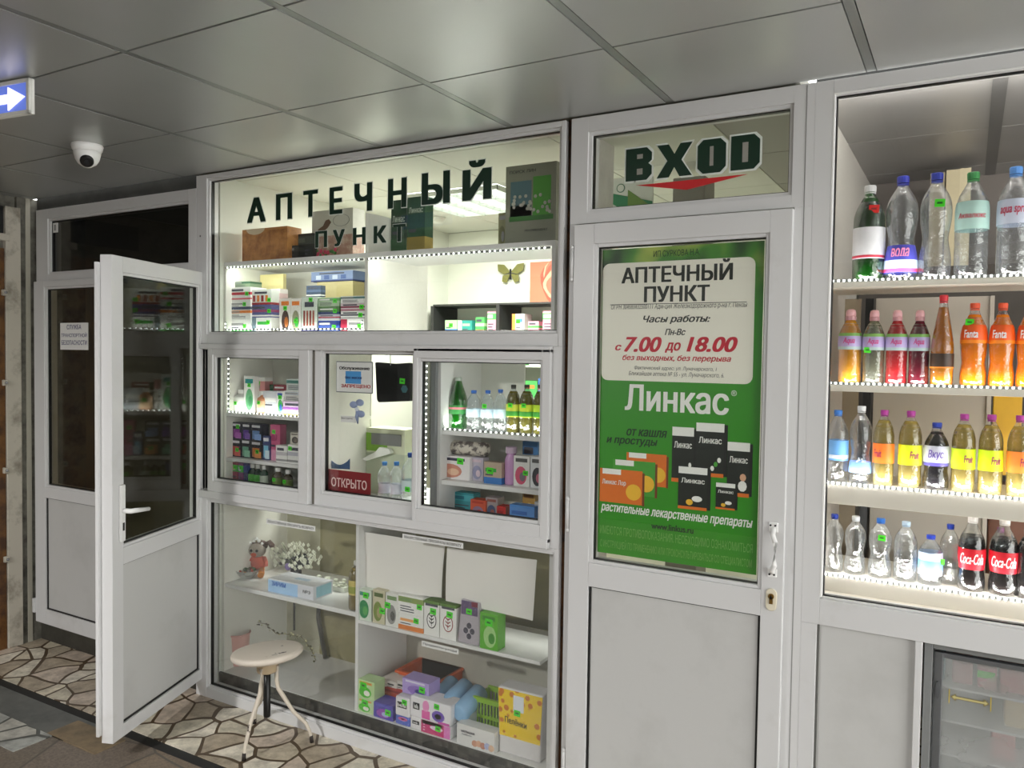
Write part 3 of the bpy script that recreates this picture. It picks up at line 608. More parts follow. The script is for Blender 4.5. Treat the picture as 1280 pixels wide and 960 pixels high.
def pic(a, b, t, bt, kind, k):
    x0, x1 = onY(a, (t+bt)/2, PY).x, onY(b, (t+bt)/2, PY).x; z0, z1 = onY((a+b)/2, bt, PY).z, onY((a+b)/2, t, PY).z
    mb = MB(); y0 = PY-0.0008-0.0004*k; y1 = PY
    W_, H_ = x1-x0, z1-z0
    if kind == 'flat':
        c = (ORp, GRp, ORp)[k % 3]
        mb.box(x0, x1, y0, y1, z0, z1, c); mb.box(x0+W_*0.06, x0+W_*0.5, y0-0.0002, y1, z1-H_*0.16, z1, WK)
        mb.prism([(x0+W_*0.8+H_*0.24*math.cos(q*PI/8), z0+H_*0.36+H_*0.24*math.sin(q*PI/8)) for q in range(16)], y0-0.0002, y1, YEp)
        mb.box(x1, x1+W_*0.05, y0, y1, z0-H_*0.02, z1-H_*0.05, mat((120, 60, 20), 0.5))
    else:
        mb.box(x0, x1, y0, y1, z0, z1, DKp); mb.box(x0, x1, y0-0.0002, y1, z1-H_*0.16, z1, WK); mb.box(x0, x1, y0-0.0002, y1, z0, z0+H_*0.07, ORp)
        mb.box(x1, x1+W_*0.12, y0, y1, z0+H_*0.02, z1-H_*0.02, mat((14, 20, 14), 0.5))
        if kind == 'cup':
            mb.prism([(x0+W_*0.66+W_*0.18*math.cos(q*PI/8), z0+H_*0.26+H_*0.07*math.sin(q*PI/8)) for q in range(16)], y0-0.0003, y1, WK)
            mb.prism([(x0+W_*0.40+W_*0.12*math.cos(q*PI/8), z0+H_*0.17+H_*0.07*math.sin(q*PI/8)) for q in range(16)], y0-0.0004, y1, YEp)
        if kind == 'leaf':
            for q in range(3): mb.prism([(x0+W_*(0.6+0.12*q)+W_*0.07*math.cos(s*PI/4), z0+H_*(0.16+0.08*q)+H_*0.05*math.sin(s*PI/4)) for s in range(8)], y0-0.0003, y1, GRp if q % 2 else WK)
        if kind == 'baby':
            mb.prism([(x0+W_*0.72+W_*0.14*math.cos(s*PI/5), z0+H_*0.36+H_*0.07*math.sin(s*PI/5)) for s in range(10)], y0-0.0003, y1, mat((226, 176, 140), 0.5))
            mb.prism([(x0+W_*0.7+W_*0.2*math.cos(s*PI/5), z0+H_*0.20+H_*0.10*math.sin(s*PI/5)) for s in range(10)], y0-0.0003, y1, WK)
    mb.build('product_picture', parent=po)
    if kind != 'flat':
        text('line_of_text', 'Линкас', x0+W_*0.1, x0+W_*0.92, z0+H_*0.62, z0+H_*0.74, y0-0.0003, WK, po, bold=0.02)
    else:
        if k == 2: text('line_of_text', 'Линкас Лор', x0+W_*0.06, x0+W_*0.62, z0+H_*0.5, z0+H_*0.68, y0-0.0003, WK, po, bold=0.02)
pic(783, 833, 567, 607, 'flat', 0); pic(766, 819, 576, 619, 'flat', 1); pic(750, 803, 587, 629, 'flat', 2)
pic(840, 867, 534, 603, 'leaf', 0); pic(870, 905, 529, 596, 'leaf', 1); pic(909, 937, 553, 621, 'baby', 2); pic(848, 884, 584, 637, 'cup', 3); pic(895, 919, 604, 637, 'cup', 4)

# ================================================================== metal stool
SW = grimy('chipped_white_enamel', (216, 206, 192), (62, 44, 34), 0.64, 0.68, 16, 0.4)
SR = grimy('rusty_chipped_enamel', (206, 196, 180), (44, 30, 24), 0.61, 0.64, 13, 0.5)
ST = empty('stool', (-2.53, -0.17, 0), 'old round white metal stool with chipped paint in front of the lower window', 'stool')
m_ = MB(); m_.lathe([(0.0005, -0.012), (0.135, -0.012), (0.146, -0.004), (0.148, 0.006), (0.143, 0.014), (0.132, 0.017), (0.0005, 0.018)], SW, 48); se = m_.build('seat', parent=ST, loc=(0, 0, 0.385), rot=(math.radians(-1), math.radians(-5), 0))
MB().lathe([(0.040, 0.31), (0.043, 0.318), (0.043, 0.362), (0.047, 0.374)], grimy('stained_hub', (186, 166, 136), (50, 36, 28), 0.62, 0.66, 14, 0.5), 28).build('hub', parent=ST)
MB().lathe([(0.013, 0.115), (0.0145, 0.12), (0.0145, 0.33)], BLACK, 16).build('screw_post', parent=ST)
for fx, fy in ((0.03, -0.15), (0.155, 0.105), (-0.185, 0.10)):
    r = math.hypot(fx, fy); ux, uy = fx/r, fy/r
    pr_ = [(0.038, 0.335), (0.040, 0.27), (0.047, 0.235), (0.075, 0.19), (0.11, 0.135), (r*0.86, 0.085), (r*0.95, 0.05), (r*0.99, 0.02), (r*1.0, 0.0)]
    MB().tube([(ux*a, uy*a, b) for a, b in pr_], [0.011, 0.009, 0.009, 0.009, 0.008, 0.008, 0.007, 0.007, 0.007], SR, 12).tube([(ux*r*0.985, uy*r*0.985, 0.03), (ux*r, uy*r, 0.0)], [0.0076, 0.0085], grimy('rusty_foot', (40, 32, 28), (150, 136, 120), 0.6, 0.64, 30, 0.6), 12).build('leg', parent=ST)

# ================================================================== showcase cabinets
LAM = PVCL; TILE = MB
def led(parent, x0, x1, y, z, pitch=0.024, m=LEDM, sz=0.0026, vertical=False, z1=None):
    mb = MB(); WB = mat((120, 122, 120), 0.5, name='strip_backing')
    if vertical:
        mb.box(x0-0.004, x0+0.004, y, y+0.001, z, z1, WB); n = int((z1-z)/pitch)
        for i in range(n): mb.box(x0-sz, x0+sz, y-0.002, y, z+pitch*(i+0.5)-sz, z+pitch*(i+0.5)+sz, m)
    else:
        mb.box(x0, x1, y, y+0.001, z-0.004, z+0.004, WB); n = int((x1-x0)/pitch)
        for i in range(n): mb.box(x0+pitch*(i+0.5)-sz, x0+pitch*(i+0.5)+sz, y-0.002, y, z-sz, z+sz, m)
    return mb.build('light_strip', parent=parent)
def part(parent, name, x0, x1, y0, y1, z0, z1, m=LAM, bevel=0.001):
    return MB().box(x0, x1, y0, y1, z0, z1, m).build(name, parent=parent, bevel=bevel)
UA = empty('display_cabinet', (0, 0, 0), 'white lit display cabinet behind the top pane under the big green lettering', 'display cabinet')
part(UA, 'top_shelf', -3.12, -1.335, 0.10, 0.46, 2.066, 2.085); part(UA, 'bottom_shelf', -3.12, -1.335, 0.10, 0.46, 1.728, 1.745)
part(UA, 'side_panel', -3.124, -3.108, 0.10, 0.46, 1.745, 2.066, CREAM); part(UA, 'divider', -2.248, -2.232, 0.105, 0.537, 1.745, 2.255, CREAM); part(UA, 'back_panel', -3.108, -2.248, 0.45, 0.456, 1.745, 2.066, CREAM)
part(UA, 'side_panel', -1.351, -1.335, 0.10, 0.46, 1.745, 2.066)
led(UA, -3.105, -2.25, 0.097, 2.058); led(UA, -2.23, -1.355, 0.097, 2.058); led(UA, -3.105, -2.26, 0.097, 1.762)
for a in (-3.108, -2.256): led(UA, a, a, 0.099, 1.765, 0.0165, vertical=True, z1=1.80)
MA = empty('display_cabinet', (0, 0, 0), 'white lit shelf unit behind the left sliding pane', 'display cabinet')
part(MA, 'side_panel', -3.12, -3.104, 0.10, 0.40, 0.99, 1.70, CREAM); part(MA, 'side_panel', -2.452, -2.436, 0.09, 0.37, 0.99, 1.70, CREAM); part(MA, 'back_panel', -3.104, -2.452, 0.395, 0.40, 0.99, 1.70, CREAM)
for z in (1.362, 1.145, 1.0): part(MA, 'shelf', -3.104, -2.452, 0.10, 0.395, z-0.016, z)
led(MA, -3.09, -2.455, 0.097, 1.368); led(MA, -3.085, -3.085, 0.097, 1.37, vertical=True, z1=1.66)
RA = empty('display_cabinet', (0, 0, 0), 'white lit shelf unit behind the right sliding pane', 'display cabinet')
part(RA, 'side_panel', -1.852, -1.836, 0.09, 0.40, 0.99, 1.70); part(RA, 'side_panel', -1.315, -1.30, 0.09, 0.40, 0.99, 1.70); xq = onY(538, 550, 0.07).x; part(RA, 'corner_post', xq, xq+0.022, 0.07, 0.088, 1.0, 1.70, GREYM)
for z in (1.352, 1.150, 1.0): part(RA, 'shelf', -1.836, -1.315, 0.10, 0.40, z-0.018, z)
part(RA, 'back_panel', -1.836, -1.62, 0.395, 0.40, 1.36, 1.70, CREAM); part(RA, 'back_panel', -1.836, -1.60, 0.395, 0.40, 1.01, 1.33, CREAM)
led(RA, -1.83, -1.32, 0.097, 1.358); xq = onY(532.5, 550, 0.056).x; led(RA, xq, xq, 0.056, 1.07, vertical=True, z1=1.64)
CO = tag(part(None, 'counter', -2.436, -1.852, 0.085, 0.62, 0.985, 1.005, LAM), 'white serving counter behind the middle pane', 'counter')
LA = empty('display_cabinet', (0, 0, 0), 'white low display cabinet behind the bottom window', 'display cabinet')
part(LA, 'side_panel', -3.122, -3.104, 0.09, 0.5, 0.07, 0.96, CREAM); part(LA, 'floor_panel', -3.104, -1.33, 0.085, 0.5, 0.07, 0.10, PVCL)
part(LA, 'shelf', -3.104, -2.278, 0.095, 0.5, 0.512, 0.532); part(LA, 'shelf', -2.262, -1.37, 0.095, 0.36, 0.488, 0.502); part(LA, 'divider', -2.278, -2.262, 0.095, 0.5, 0.10, 0.96)
part(LA, 'side_panel', -1.335, -1.318, 0.09, 0.5, 0.07, 0.96, PVCL)
part(LA, 'back_panel', -3.104, -2.87, 0.5, 0.51, 0.07, 0.96, grimy('greenish_plaster', (196, 194, 170), (160, 156, 128), 0.5, 0.75, 4, 0.7)); part(LA, 'back_panel', -2.87, -1.33, 0.5, 0.51, 0.07, 0.96, grimy('olive_plaster', (156, 150, 112), (128, 122, 92), 0.45, 0.7, 5, 0.7))
part(LA, 'back_panel', -2.262, -1.335, 0.44, 0.45, 0.10, 0.488, mat((186, 182, 168), 0.6))
PT = mat((30, 30, 28), 0.3, name='black_mosaic'); PT2 = mat((66, 64, 58), 0.35, name='grey_mosaic')
m_ = MB(); m_.box(-3.12, -1.32, 0.075, 0.084, 0, 0.098, PT); rnd = random.Random(4)
for i in range(72):
    for j in range(4):
        if rnd.random() < 0.35: m_.box(-3.12+0.025*i, -3.12+0.025*i+0.023, 0.0735, 0.076, 0.002+0.024*j, 0.025+0.024*j, PT2)
m_.build('mosaic_plinth', parent=LA)
PIPE = mat((86, 86, 82), 0.5, name='dark_pipe')
tag(MB().tube([(-2.845, 0.47, 0.53), (-2.85, 0.47, 0.30), (-2.80, 0.47, 0.101)], 0.012, PIPE).build('pipe'), 'dark grey pipe down the back of the low cabinet beyond the stool', 'pipe')
tag(MB().tube([(-3.03, 0.48, 0.50), (-3.03, 0.48, 0.20)], 0.006, PIPE).build('pipe'), 'thin dark cable in the back corner of the low cabinet', 'pipe')

# ================================================================== goods
def rect(px, y, z0=None):
    a, b, t, bt = px
    p0 = onY(a, (t+bt)/2, y); p1 = onY(b, (t+bt)/2, y); zt = onY((a+b)/2, t, y).z; zb = onY((a+b)/2, bt, y).z if z0 is None else z0
    return p0.x, p1.x, zb, zt
def design(mb, w, h, d, cols, kind, seed):
    """printed fields on the front (y=0) and right side of a carton w x d x h standing at the origin"""
    r = random.Random(seed); e = 0.0004; C = [mat(c, 0.45) for c in cols]
    x0, x1 = -w/2, w/2
    def fr(u0, u1, v0, v1, c, k=1): mb.box(x0+u0*w, x0+u1*w, -e*k, 0.001, v0*h, v1*h, c)
    def wrap(v0, v1, c): mb.box(x0-e, x1+e, -e, d+e, v0*h, v1*h, c)
    ink = mat((70, 72, 84), 0.5)
    if kind == 'band': wrap(0.62, 0.9, C[0]); fr(0.05, 0.55, 0.68, 0.84, C[1], 2); [fr(0.08, 0.5+0.3*r.random(), 0.12+0.13*i, 0.17+0.13*i, ink) for i in range(3)]
    elif kind == 'low': wrap(0.0, 0.3, C[0]); fr(0.08, 0.7, 0.55, 0.72, C[1], 2); fr(0.08, 0.5, 0.38, 0.44, ink)
    elif kind == 'left': fr(0.0, 0.28, 0, 1, C[0]); fr(0.34, 0.85, 0.55, 0.75, C[1]); fr(0.34, 0.7, 0.25, 0.32, ink)
    elif kind == 'side': mb.box(x1-e, x1+e, 0.0, d, 0, h, C[0]); fr(0.1, 0.75, 0.45, 0.7, C[1]); fr(0.1, 0.6, 0.2, 0.28, ink)
    elif kind == 'pic':
        n = 14; cx, cz = (r.uniform(0.4, 0.6)-0.5)*w, 0.36*h
        mb.prism([(cx+0.36*w*math.cos(2*PI*i/n), cz+min(0.30*h, 0.9*w)*math.sin(2*PI*i/n)) for i in range(n)], -e, 0.001, C[0])
        mb.prism([(cx+0.1*w+0.18*w*math.cos(2*PI*i/n), cz-0.04*h+0.15*h*math.sin(2*PI*i/n)) for i in range(n)], -2*e, 0.001, C[1]); fr(0.12, 0.85, 0.8, 0.92, C[-1], 2)
    elif kind == 'stripes': wrap(0.42, 0.62, C[0]); wrap(0.08, 0.2, C[1]); fr(0.1, 0.7, 0.7, 0.86, ink)
    elif kind == 'dark': fr(0.1, 0.85, 0.78, 0.92, mat((225, 225, 230), 0.5)); fr(0.15, 0.8, 0.1, 0.6, C[0]); fr(0.35, 0.95, 0.05, 0.4, C[1], 2)
    elif kind == 'legs': [fr(0.12+0.2*i, 0.24+0.2*i, 0.2, 0.62, C[i % 2]) for i in range(4)]; wrap(0.0, 0.14, C[-1]); fr(0.2, 0.8, 0.72, 0.86, ink)
    elif kind == 'logo':
        fr(0.08, 0.9, 0.86, 0.93, ink)
        n = 16
        mb.prism([(0.32*w*math.cos(2*PI*i/n), 0.45*h+0.24*h*math.sin(2*PI*i/n)) for i in range(n)], -e, 0.001, C[0]); mb.prism([(0.27*w*math.cos(2*PI*i/n), 0.45*h+0.21*h*math.sin(2*PI*i/n)) for i in range(n)], -1.5*e, 0.001, mat((238, 238, 236), 0.5))
        mb.box(-0.015*w, 0.015*w, -2*e, 0, 0.28*h, 0.62*h, C[0])
        for s in (-1, 1):
            for q in range(3): mb.prism([(0, (0.34+0.1*q)*h), (s*0.15*w, (0.40+0.1*q)*h), (s*0.16*w, (0.44+0.1*q)*h), (0, (0.38+0.1*q)*h)], -2*e, 0, C[0])
def price(parent, x, z, y=-0.0012, s=0.022, c=None, rz=0.05):
    mb = MB(); mb.box(-s/2, s/2, 0, 0.0007, -s*0.42, s*0.42, c or GREEN); mb.box(-s*0.28, s*0.25, -0.0003, 0, -s*0.1, s*0.12, mat((30, 110, 20) if c is None else (140, 20, 20), 0.5))
    return mb.build('price_tag', parent=parent, loc=(x, y, z), rot=(0, rz, 0))
NB = [0]
def carton(label, px, y, d, base, cols, kind, tg=None, z0=None, name='medicine_box', cat='box', group=None, rz=0.0, ts=0.022, tc=None):
    NB[0] += 1
    x0, x1, zb, zt = rect(px, y, z0); w, h = x1-x0, zt-zb
    mb = MB(); mb.box(-w/2, w/2, 0, d, 0, h, mat(base, 0.42))
    design(mb, w, h, d, cols, kind, NB[0])
    o = mb.build(name, loc=((x0+x1)/2, y, zb)); o.rotation_euler = (0, 0, rz)
    tag(o, label, cat, group)
    if tg:
        for t in (tg if isinstance(tg, list) else [tg]): price(o, (t[0]-0.5)*w, t[1]*h, s=min(ts, w*0.6), c=tc)
    return o, zb+h
def ctext(o, s, u0, u1, v0, v1, px, y, z0, c, bold=0.02, shear=0):
    x0, x1, zb, zt = rect(px, y, z0); w, h = x1-x0, zt-zb
    me = text_mesh(s, bold, shear)
    for v in me.vertices:
        a, b, c_ = v.co; v.co = Vector((-w/2+(u0+a*(u1-u0))*w, -0.0012-0.0003*c_, (v0+b*(v1-v0))*h))
    me.materials.append(c); t = bpy.data.objects.new('printed_name', me); COL.objects.link(t); t.parent = o; return t
W1, W2 = (236, 236, 232), (226, 230, 222)
GRN, GRD, BLU, RDD, PNK, PUR, ORG, YEL, TEA, GRY, BLK, MAG = (60, 170, 70), (20, 80, 50), (50, 90, 170), (180, 40, 60), (230, 120, 160), (120, 70, 150), (230, 130, 50), (235, 200, 70), (40, 150, 150), (150, 150, 150), (26, 26, 34), (190, 40, 110)
def stack(x, y, d, zs, rows, group=None):
    """rows from the bottom up: (top v, label, base, cols, kind, tag)"""
    z = zs; vb = x[2]
    for (vt, lab, base, cols, kind, tg) in rows:
        o, z = carton(lab, (x[0], x[1], vt, vb), y, d, base, cols, kind, tg, z0=z, group=group); vb = vt
        z += 0.0008
Z1 = 1.7455; Y1 = 0.135
stack((284, 313, 410), Y1, 0.10, Z1, [
 (399, 'white and green carton at the bottom of the left end stack on the top cabinet', W1, [GRN, GRY], 'low', (0.75, 0.5)),
 (387, 'white and orange carton second from the bottom of the left end stack', W1, [ORG, GRY], 'band', None),
 (376, 'white carton with a dark line in the middle of the left end stack', W1, [(70, 80, 110), GRY], 'low', (0.75, 0.6)),
 (359, 'white carton with two red lines near the top of the left end stack', W1, [RDD, (220, 110, 120)], 'stripes', (0.85, 0.5))])
carton('thin green lidded carton lying on top of the left end stack', (289, 313, 352, 358), Y1+0.02, 0.07, (120, 140, 110), [GRD, GRY], 'band', None, z0=onY(298, 358.5, Y1).z+0.0005)
stack((313, 339, 410), Y1+0.01, 0.09, Z1, [
 (397, 'white and grey-green carton at the bottom of the second stack on the top cabinet', W1, [(110, 130, 140), GRN], 'left', (0.85, 0.7)),
 (381, 'blue and purple carton in the middle of the second stack on the top cabinet', (90, 96, 150), [(160, 70, 110), W1], 'stripes', (0.9, 0.5)),
 (362, 'red-topped carton with a leg picture on top of the second stack', W2, [(150, 50, 50), ORG, (160, 40, 50)], 'legs', (0.9, 0.3))])
carton('narrow cream carton standing behind the second stack of the top cabinet', (337, 350, 361, 410), Y1+0.06, 0.05, (226, 220, 214), [(220, 190, 190), W1], 'band', None, z0=Z1)
carton('carton with a dark bottle picture and orange foot on the top cabinet', (350, 363, 373, 410), Y1, 0.05, (232, 228, 220), [(70, 50, 46), (190, 110, 50), ORG], 'pic', (0.5, 0.72), z0=Z1)
carton('carton with a green sprig picture and orange foot on the top cabinet', (363.5, 376, 373, 410), Y1, 0.05, (232, 230, 222), [(150, 150, 120), GRN, ORG], 'pic', (0.5, 0.35), z0=Z1)
carton('carton with reddish leg pictures and a green top on the top cabinet', (377, 396, 371, 410), Y1, 0.06, (216, 226, 214), [(140, 60, 50), (160, 80, 60), (60, 60, 120)], 'legs', (0.6, 0.92), z0=Z1)
stack((398, 424, 410), Y1, 0.09, Z1, [
 (401, 'blue carton at the bottom of the third stack on the top cabinet', (50, 80, 160), [(30, 50, 120), W1], 'band', (0.75, 0.5)),
 (393, 'red and white carton second in the third stack on the top cabinet', (200, 200, 210), [(170, 40, 60), W1], 'stripes', None),
 (383, 'green and navy carton third in the third stack on the top cabinet', (90, 130, 80), [(40, 60, 110), W1], 'low', (0.8, 0.4)),
 (372, 'pale green carton on top of the third stack on the top cabinet', (180, 205, 170), [(120, 170, 110), W1], 'band', (0.8, 0.6))])
stack((426, 455, 410), Y1, 0.10, Z1, [
 (399, 'white carton with a red end at the bottom of the right end stack', W1, [(170, 40, 70), GRY], 'left', (0.8, 0.5)),
 (389, 'white carton with a dark line second in the right end stack', W1, [(90, 90, 100), GRY], 'stripes', (0.85, 0.5)),
 (379, 'maroon banded carton third in the right end stack', (214, 200, 204), [(130, 40, 70), (160, 60, 90)], 'stripes', (0.9, 0.5)),
 (370, 'white and teal topped carton on top of the right end stack', W1, [(90, 130, 130), GRY], 'band', None)])
carton('tall pale yellow carton leaning at the back of the top cabinet', (325, 354, 343, 409), 0.30, 0.02, (226, 214, 150), [(226, 214, 150), (220, 206, 140)], 'plain', None, z0=Z1)
carton('large tan carton at the back right of the top cabinet', (396, 441, 352, 409), 0.32, 0.08, (200, 186, 130), [(190, 176, 120), (206, 190, 136)], 'plain', None, z0=Z1)
carton('blue and white printed carton lying on the tan carton', (389, 441, 339, 356), 0.315, 0.09, (120, 140, 180), [(196, 206, 220), (60, 90, 150), (40, 60, 120)], 'legs', None, z0=onY(418, 351.5, 0.32).z)
carton('small navy carton with white print beside the tan carton', (383, 401, 357, 371), 0.20, 0.03, (60, 76, 100), [(90, 110, 140), W1], 'stripes', None)
# on top of the cabinet
Z2 = 2.0855
o, _ = carton('brown and orange display carton with a notched lid on top of the display cabinet', (303, 359, 285, 322), 0.17, 0.09, (196, 136, 78), [(214, 160, 100), (170, 104, 56)], 'plain', None, z0=Z2)
x0, x1, zb, zt = rect((303, 359, 285, 322), 0.17, Z2); w_, h_ = x1-x0, zt-zb; WG = grimy('grained_print', (206, 146, 84), (158, 100, 52), 0.42, 0.62, 18, 0.5)
MB().box(-w_/2-0.0005, w_/2+0.0005, -0.0006, 0.0905, 0, h_*0.93, WG).build('grained_print', parent=o); MB().prism([(-w_*0.32+w_*0.30*math.cos(PI+t*PI/10)*0.7+w_*0.12, h_+0.0006+h_*0.18*math.sin(PI+t*PI/10)) for t in range(11)], -0.0012, 0, mat((224, 206, 176))).build('lid_notch', parent=o)
carton('small black carton beside the brown display carton', (361, 373, 307, 321), 0.2, 0.06, (34, 36, 36), [(60, 64, 60), GRY], 'band', None, z0=Z2)
carton('taller black carton behind the letter П on the cabinet top', (369, 391, 292, 320), 0.24, 0.05, (40, 44, 42), [(70, 80, 74), (100, 110, 100)], 'band', None, z0=Z2)
o, _ = carton('grey display carton with a bird picture and red flowers on the cabinet top', (390, 441, 262, 318), 0.27, 0.08, (206, 204, 192), [], 'plain', None, z0=Z2)
x0, x1, zb, zt = rect((390, 441, 262, 318), 0.27, Z2); w_, h_ = x1-x0, zt-zb
MB().box(-w_*0.5-0.0004, w_*0.5+0.0004, -0.0006, 0.0806, 0, h_*0.5, grimy('rosy_print', (170, 128, 112), (196, 170, 150), 0.45, 0.6, 30, 0.5)).build('lower_print', parent=o)
MB().prism([(-w_*0.36, h_*0.60), (-w_*0.22, h_*0.58), (-w_*0.10, h_*0.66), (-w_*0.02, h_*0.76), (-w_*0.08, h_*0.82), (-w_*0.16, h_*0.80), (-w_*0.22, h_*0.70), (-w_*0.34, h_*0.64)], -0.0008, 0, mat((110, 84, 66))).build('bird_print', parent=o)
q_ = MB()
for a_, c_ in ((0.20, (120, 124, 116)), (0.188, (206, 204, 192))): q_.prism([(w_*0.22+w_*a_*math.cos(t*PI/12), h_*0.78+w_*a_*0.55*math.sin(t*PI/12)) for t in range(24)], -0.0006 if a_ > 0.19 else -0.0008, 0, mat(c_))
q_.build('oval_print', parent=o)
m_ = MB()
for i in range(26):
    r_ = random.Random(i); m_.ball((r_.uniform(-0.5, 0.15)*(x1-x0), -0.004, r_.uniform(0.02, 0.22)*(zt-zb)), r_.uniform(0.006, 0.011), mat((206, 70, 100), 0.6) if i % 2 else mat((70, 130, 60), 0.6), (1, 0.35, 1), 8, 6)
m_.build('flower_print', parent=o)
px = (489, 508, 250, 312); o, _ = carton('dark green herbal carton standing on the cabinet top, left of a matching one', px, 0.24, 0.05, (34, 74, 48), [(50, 96, 60), (30, 60, 40)], 'low', None, z0=Z2); ctext(o, 'Линкас', 0.1, 0.9, 0.6, 0.72, px, 0.24, Z2, mat((200, 214, 200)))
px = (509, 531, 246, 312); o, _ = carton('dark green herbal carton with gold foot standing right of its match on the cabinet top', px, 0.22, 0.06, (40, 84, 56), [(160, 140, 70), (40, 84, 56)], 'low', None, z0=Z2); ctext(o, 'Линкас', 0.1, 0.9, 0.72, 0.82, px, 0.22, Z2, mat((200, 214, 200)))
px = (632, 695, 205, 302); o, _ = carton('large grey display carton with green packet pictures at the right end of the cabinet', px, 0.17, 0.10, (140, 142, 124), [(60, 130, 50), (90, 110, 120), (110, 112, 96)], 'plain', None, z0=Z2)
x0, x1, zb, zt = rect(px, 0.17, Z2); w_, h_ = x1-x0, zt-zb
m_ = MB()
for a, b, c, d_, cc in ((-0.42, 0.45, 0.30, 0.36, (52, 120, 40)), (-0.40, 0.02, 0.32, 0.80, (84, 120, 130)), (0.05, 0.40, 0.34, 0.84, (74, 160, 40)), (-0.40, 0.02, 0.30, 0.5, (60, 130, 50))): m_.box(a*w_, b*w_, -0.0006-0.0002*abs(a), 0, c*h_, d_*h_, mat(cc))
for i in range(28):
    r_ = random.Random(i+50); m_.ball((r_.uniform(-0.38, 0.4)*w_, -0.001, r_.uniform(0.38, 0.62)*h_), 0.007, mat((190, 190, 180), 0.6), (1, 0.2, 1), 8, 6)
m_.build('packet_picture', parent=o); ctext(o, 'ПОИСК ЛИН', 0.08, 0.6, 0.90, 0.94, px, 0.17, Z2, DARK, 0.01); ctext(o, 'РЕКОМЕНДУЕТ', 0.4, 0.85, 0.16, 0.19, px, 0.17, Z2, DARK, 0.01)
carton('narrow grey-green carton beside the large grey display carton', (623, 634, 266, 303), 0.20, 0.04, (150, 150, 110), [(120, 120, 80), GRY], 'pic', None, z0=Z2)

# left sliding pane
A1, A2, A3 = 1.3625, 1.1455, 1.0005; Y2 = 0.14
def jar(label, px, y, z0, body, cap, lab=None, tg=None, name='bottle', cat='bottle', group=None, neck=0.45, trans=None, capf=0.16):
    x0, x1, zb, zt = rect(px, y, z0); R = (x1-x0)/2; H = zt-zb
    e = empty(name, ((x0+x1)/2, y+R, zb), label, cat, group)
    bm_ = body if not isinstance(body, tuple) else mat(body, 0.25)
    MB().lathe([(R*0.92, 0), (R, H*0.03), (R, H*0.62), (R*0.92, H*0.70), (R*neck, H*(1-capf-0.06)), (R*neck, H*(1-capf))], bm_, 24).build('body', parent=e)
    MB().lathe([(R*neck*1.25, H*(1-capf-0.01)), (R*neck*1.25, H*0.985), (R*neck*1.1, H)], mat(cap, 0.4), 24, flute=0.02).build('cap', parent=e)
    if lab: MB().lathe([(R*1.012, H*0.12), (R*1.012, H*0.58)], mat(lab, 0.45), 24, cap=False).build('bottle_label', parent=e)
    if tg: price(e, tg[0]*R, tg[1]*H, y=-R*1.06, s=min(0.02, R*1.1))
    return e
jar('plain white bottle with a green sticker on the upper shelf of the left pane', (287, 302, 487, 512), Y2, A1, (230, 232, 226), (240, 240, 236), None, (0, 0.4))
carton('tall white carton with green dots by the white bottle', (305, 318, 470, 513), Y2+0.02, 0.05, W1, [(100, 170, 120), (60, 140, 90), TEA], 'pic', (0.5, 0.75), z0=A1)
carton('tall white carton with a pink band at the back of the upper shelf', (318, 331, 472, 513), Y2+0.05, 0.05, W1, [(210, 140, 140), GRY], 'band', (0.4, 0.85), z0=A1)
jar('orange and beige tube standing cap down in front of the tall cartons', (318, 329, 489, 515), Y2-0.015, A1, (222, 150, 110), (226, 226, 222), (232, 190, 150), (0, 0.5), name='cream_tube', cat='tube')
carton('pale grey carton with fine print in the middle of the upper shelf', (329, 352, 489, 513), Y2, 0.05, (206, 208, 212), [(180, 184, 196), W1], 'low', None, z0=A1)
o, zz = carton('white carton under the green and red one at the back of the upper shelf', (337, 358, 491, 513), Y2+0.08, 0.05, W1, [GRY, W2], 'stripes', None, z0=A1)
carton('dark green and red carton perched at the back of the upper shelf', (336, 358, 481, 491), Y2+0.08, 0.05, (150, 60, 70), [(40, 90, 60), W1], 'left', None, z0=zz+0.0005)
carton('small white and green carton right of the pale grey carton', (346, 354, 489, 514), Y2-0.01, 0.03, W1, [GRN, BLU], 'pic', (0.5, 0.75), z0=A1)
o, zz = carton('white and purple carton with a yellow corner lying at the right of the upper shelf', (353, 386, 502, 517), Y2-0.01, 0.09, (222, 200, 224), [(150, 90, 170), YEL], 'stripes', None, z0=A1)
o, zz = carton('white carton with grey print second from the bottom at the right of the upper shelf', (355, 386, 489, 502), Y2, 0.08, W1, [(190, 200, 210), GRY], 'band', None, z0=zz+0.0005)
carton('white carton with a teal top standing on the right pile of the upper shelf', (358, 386, 474, 489), Y2+0.01, 0.07, (214, 222, 216), [(110, 160, 150), (70, 120, 110)], 'band', None, z0=zz+0.0005)
tag(MB().box(0, 0.03, 0, 0.002, 0, 0.028, WHITE).box(0.006, 0.024, -0.0006, 0, 0.006, 0.021, mat((150, 60, 60))).build('small_sticker', loc=(onY(307, 465, 0.39).x, 0.391, onY(307, 465, 0.39).z)), 'small white note with a red letter stuck on the back of the left cabinet', 'sticker')
kinds = [((277, 289, 548, 570), (170, 90, 40), 'orange-patterned', 'leftmost in the lower row'), ((289.5, 301, 549, 571), (190, 70, 60), 'red-patterned', 'second in the lower row'), ((301.5, 313, 549, 572), (110, 170, 140), 'mint-patterned', 'third in the lower row'), ((313.5, 327, 551, 574), (220, 130, 60), 'peach-patterned', 'fourth in the lower row')]
for px, c, nm, wh in kinds:
    o, zt_ = carton('dark %s small carton, %s of the middle shelf' % (nm, wh), px, Y2, 0.045, (36, 34, 44), [c, tuple(min(255, x+40) for x in c)], 'dark', (0.6, 0.4) if nm[0] in 'rp' else None, z0=A2, group='small dark cartons on the middle shelf')
zt_ = onY(300, 549.5, Y2).z+0.001
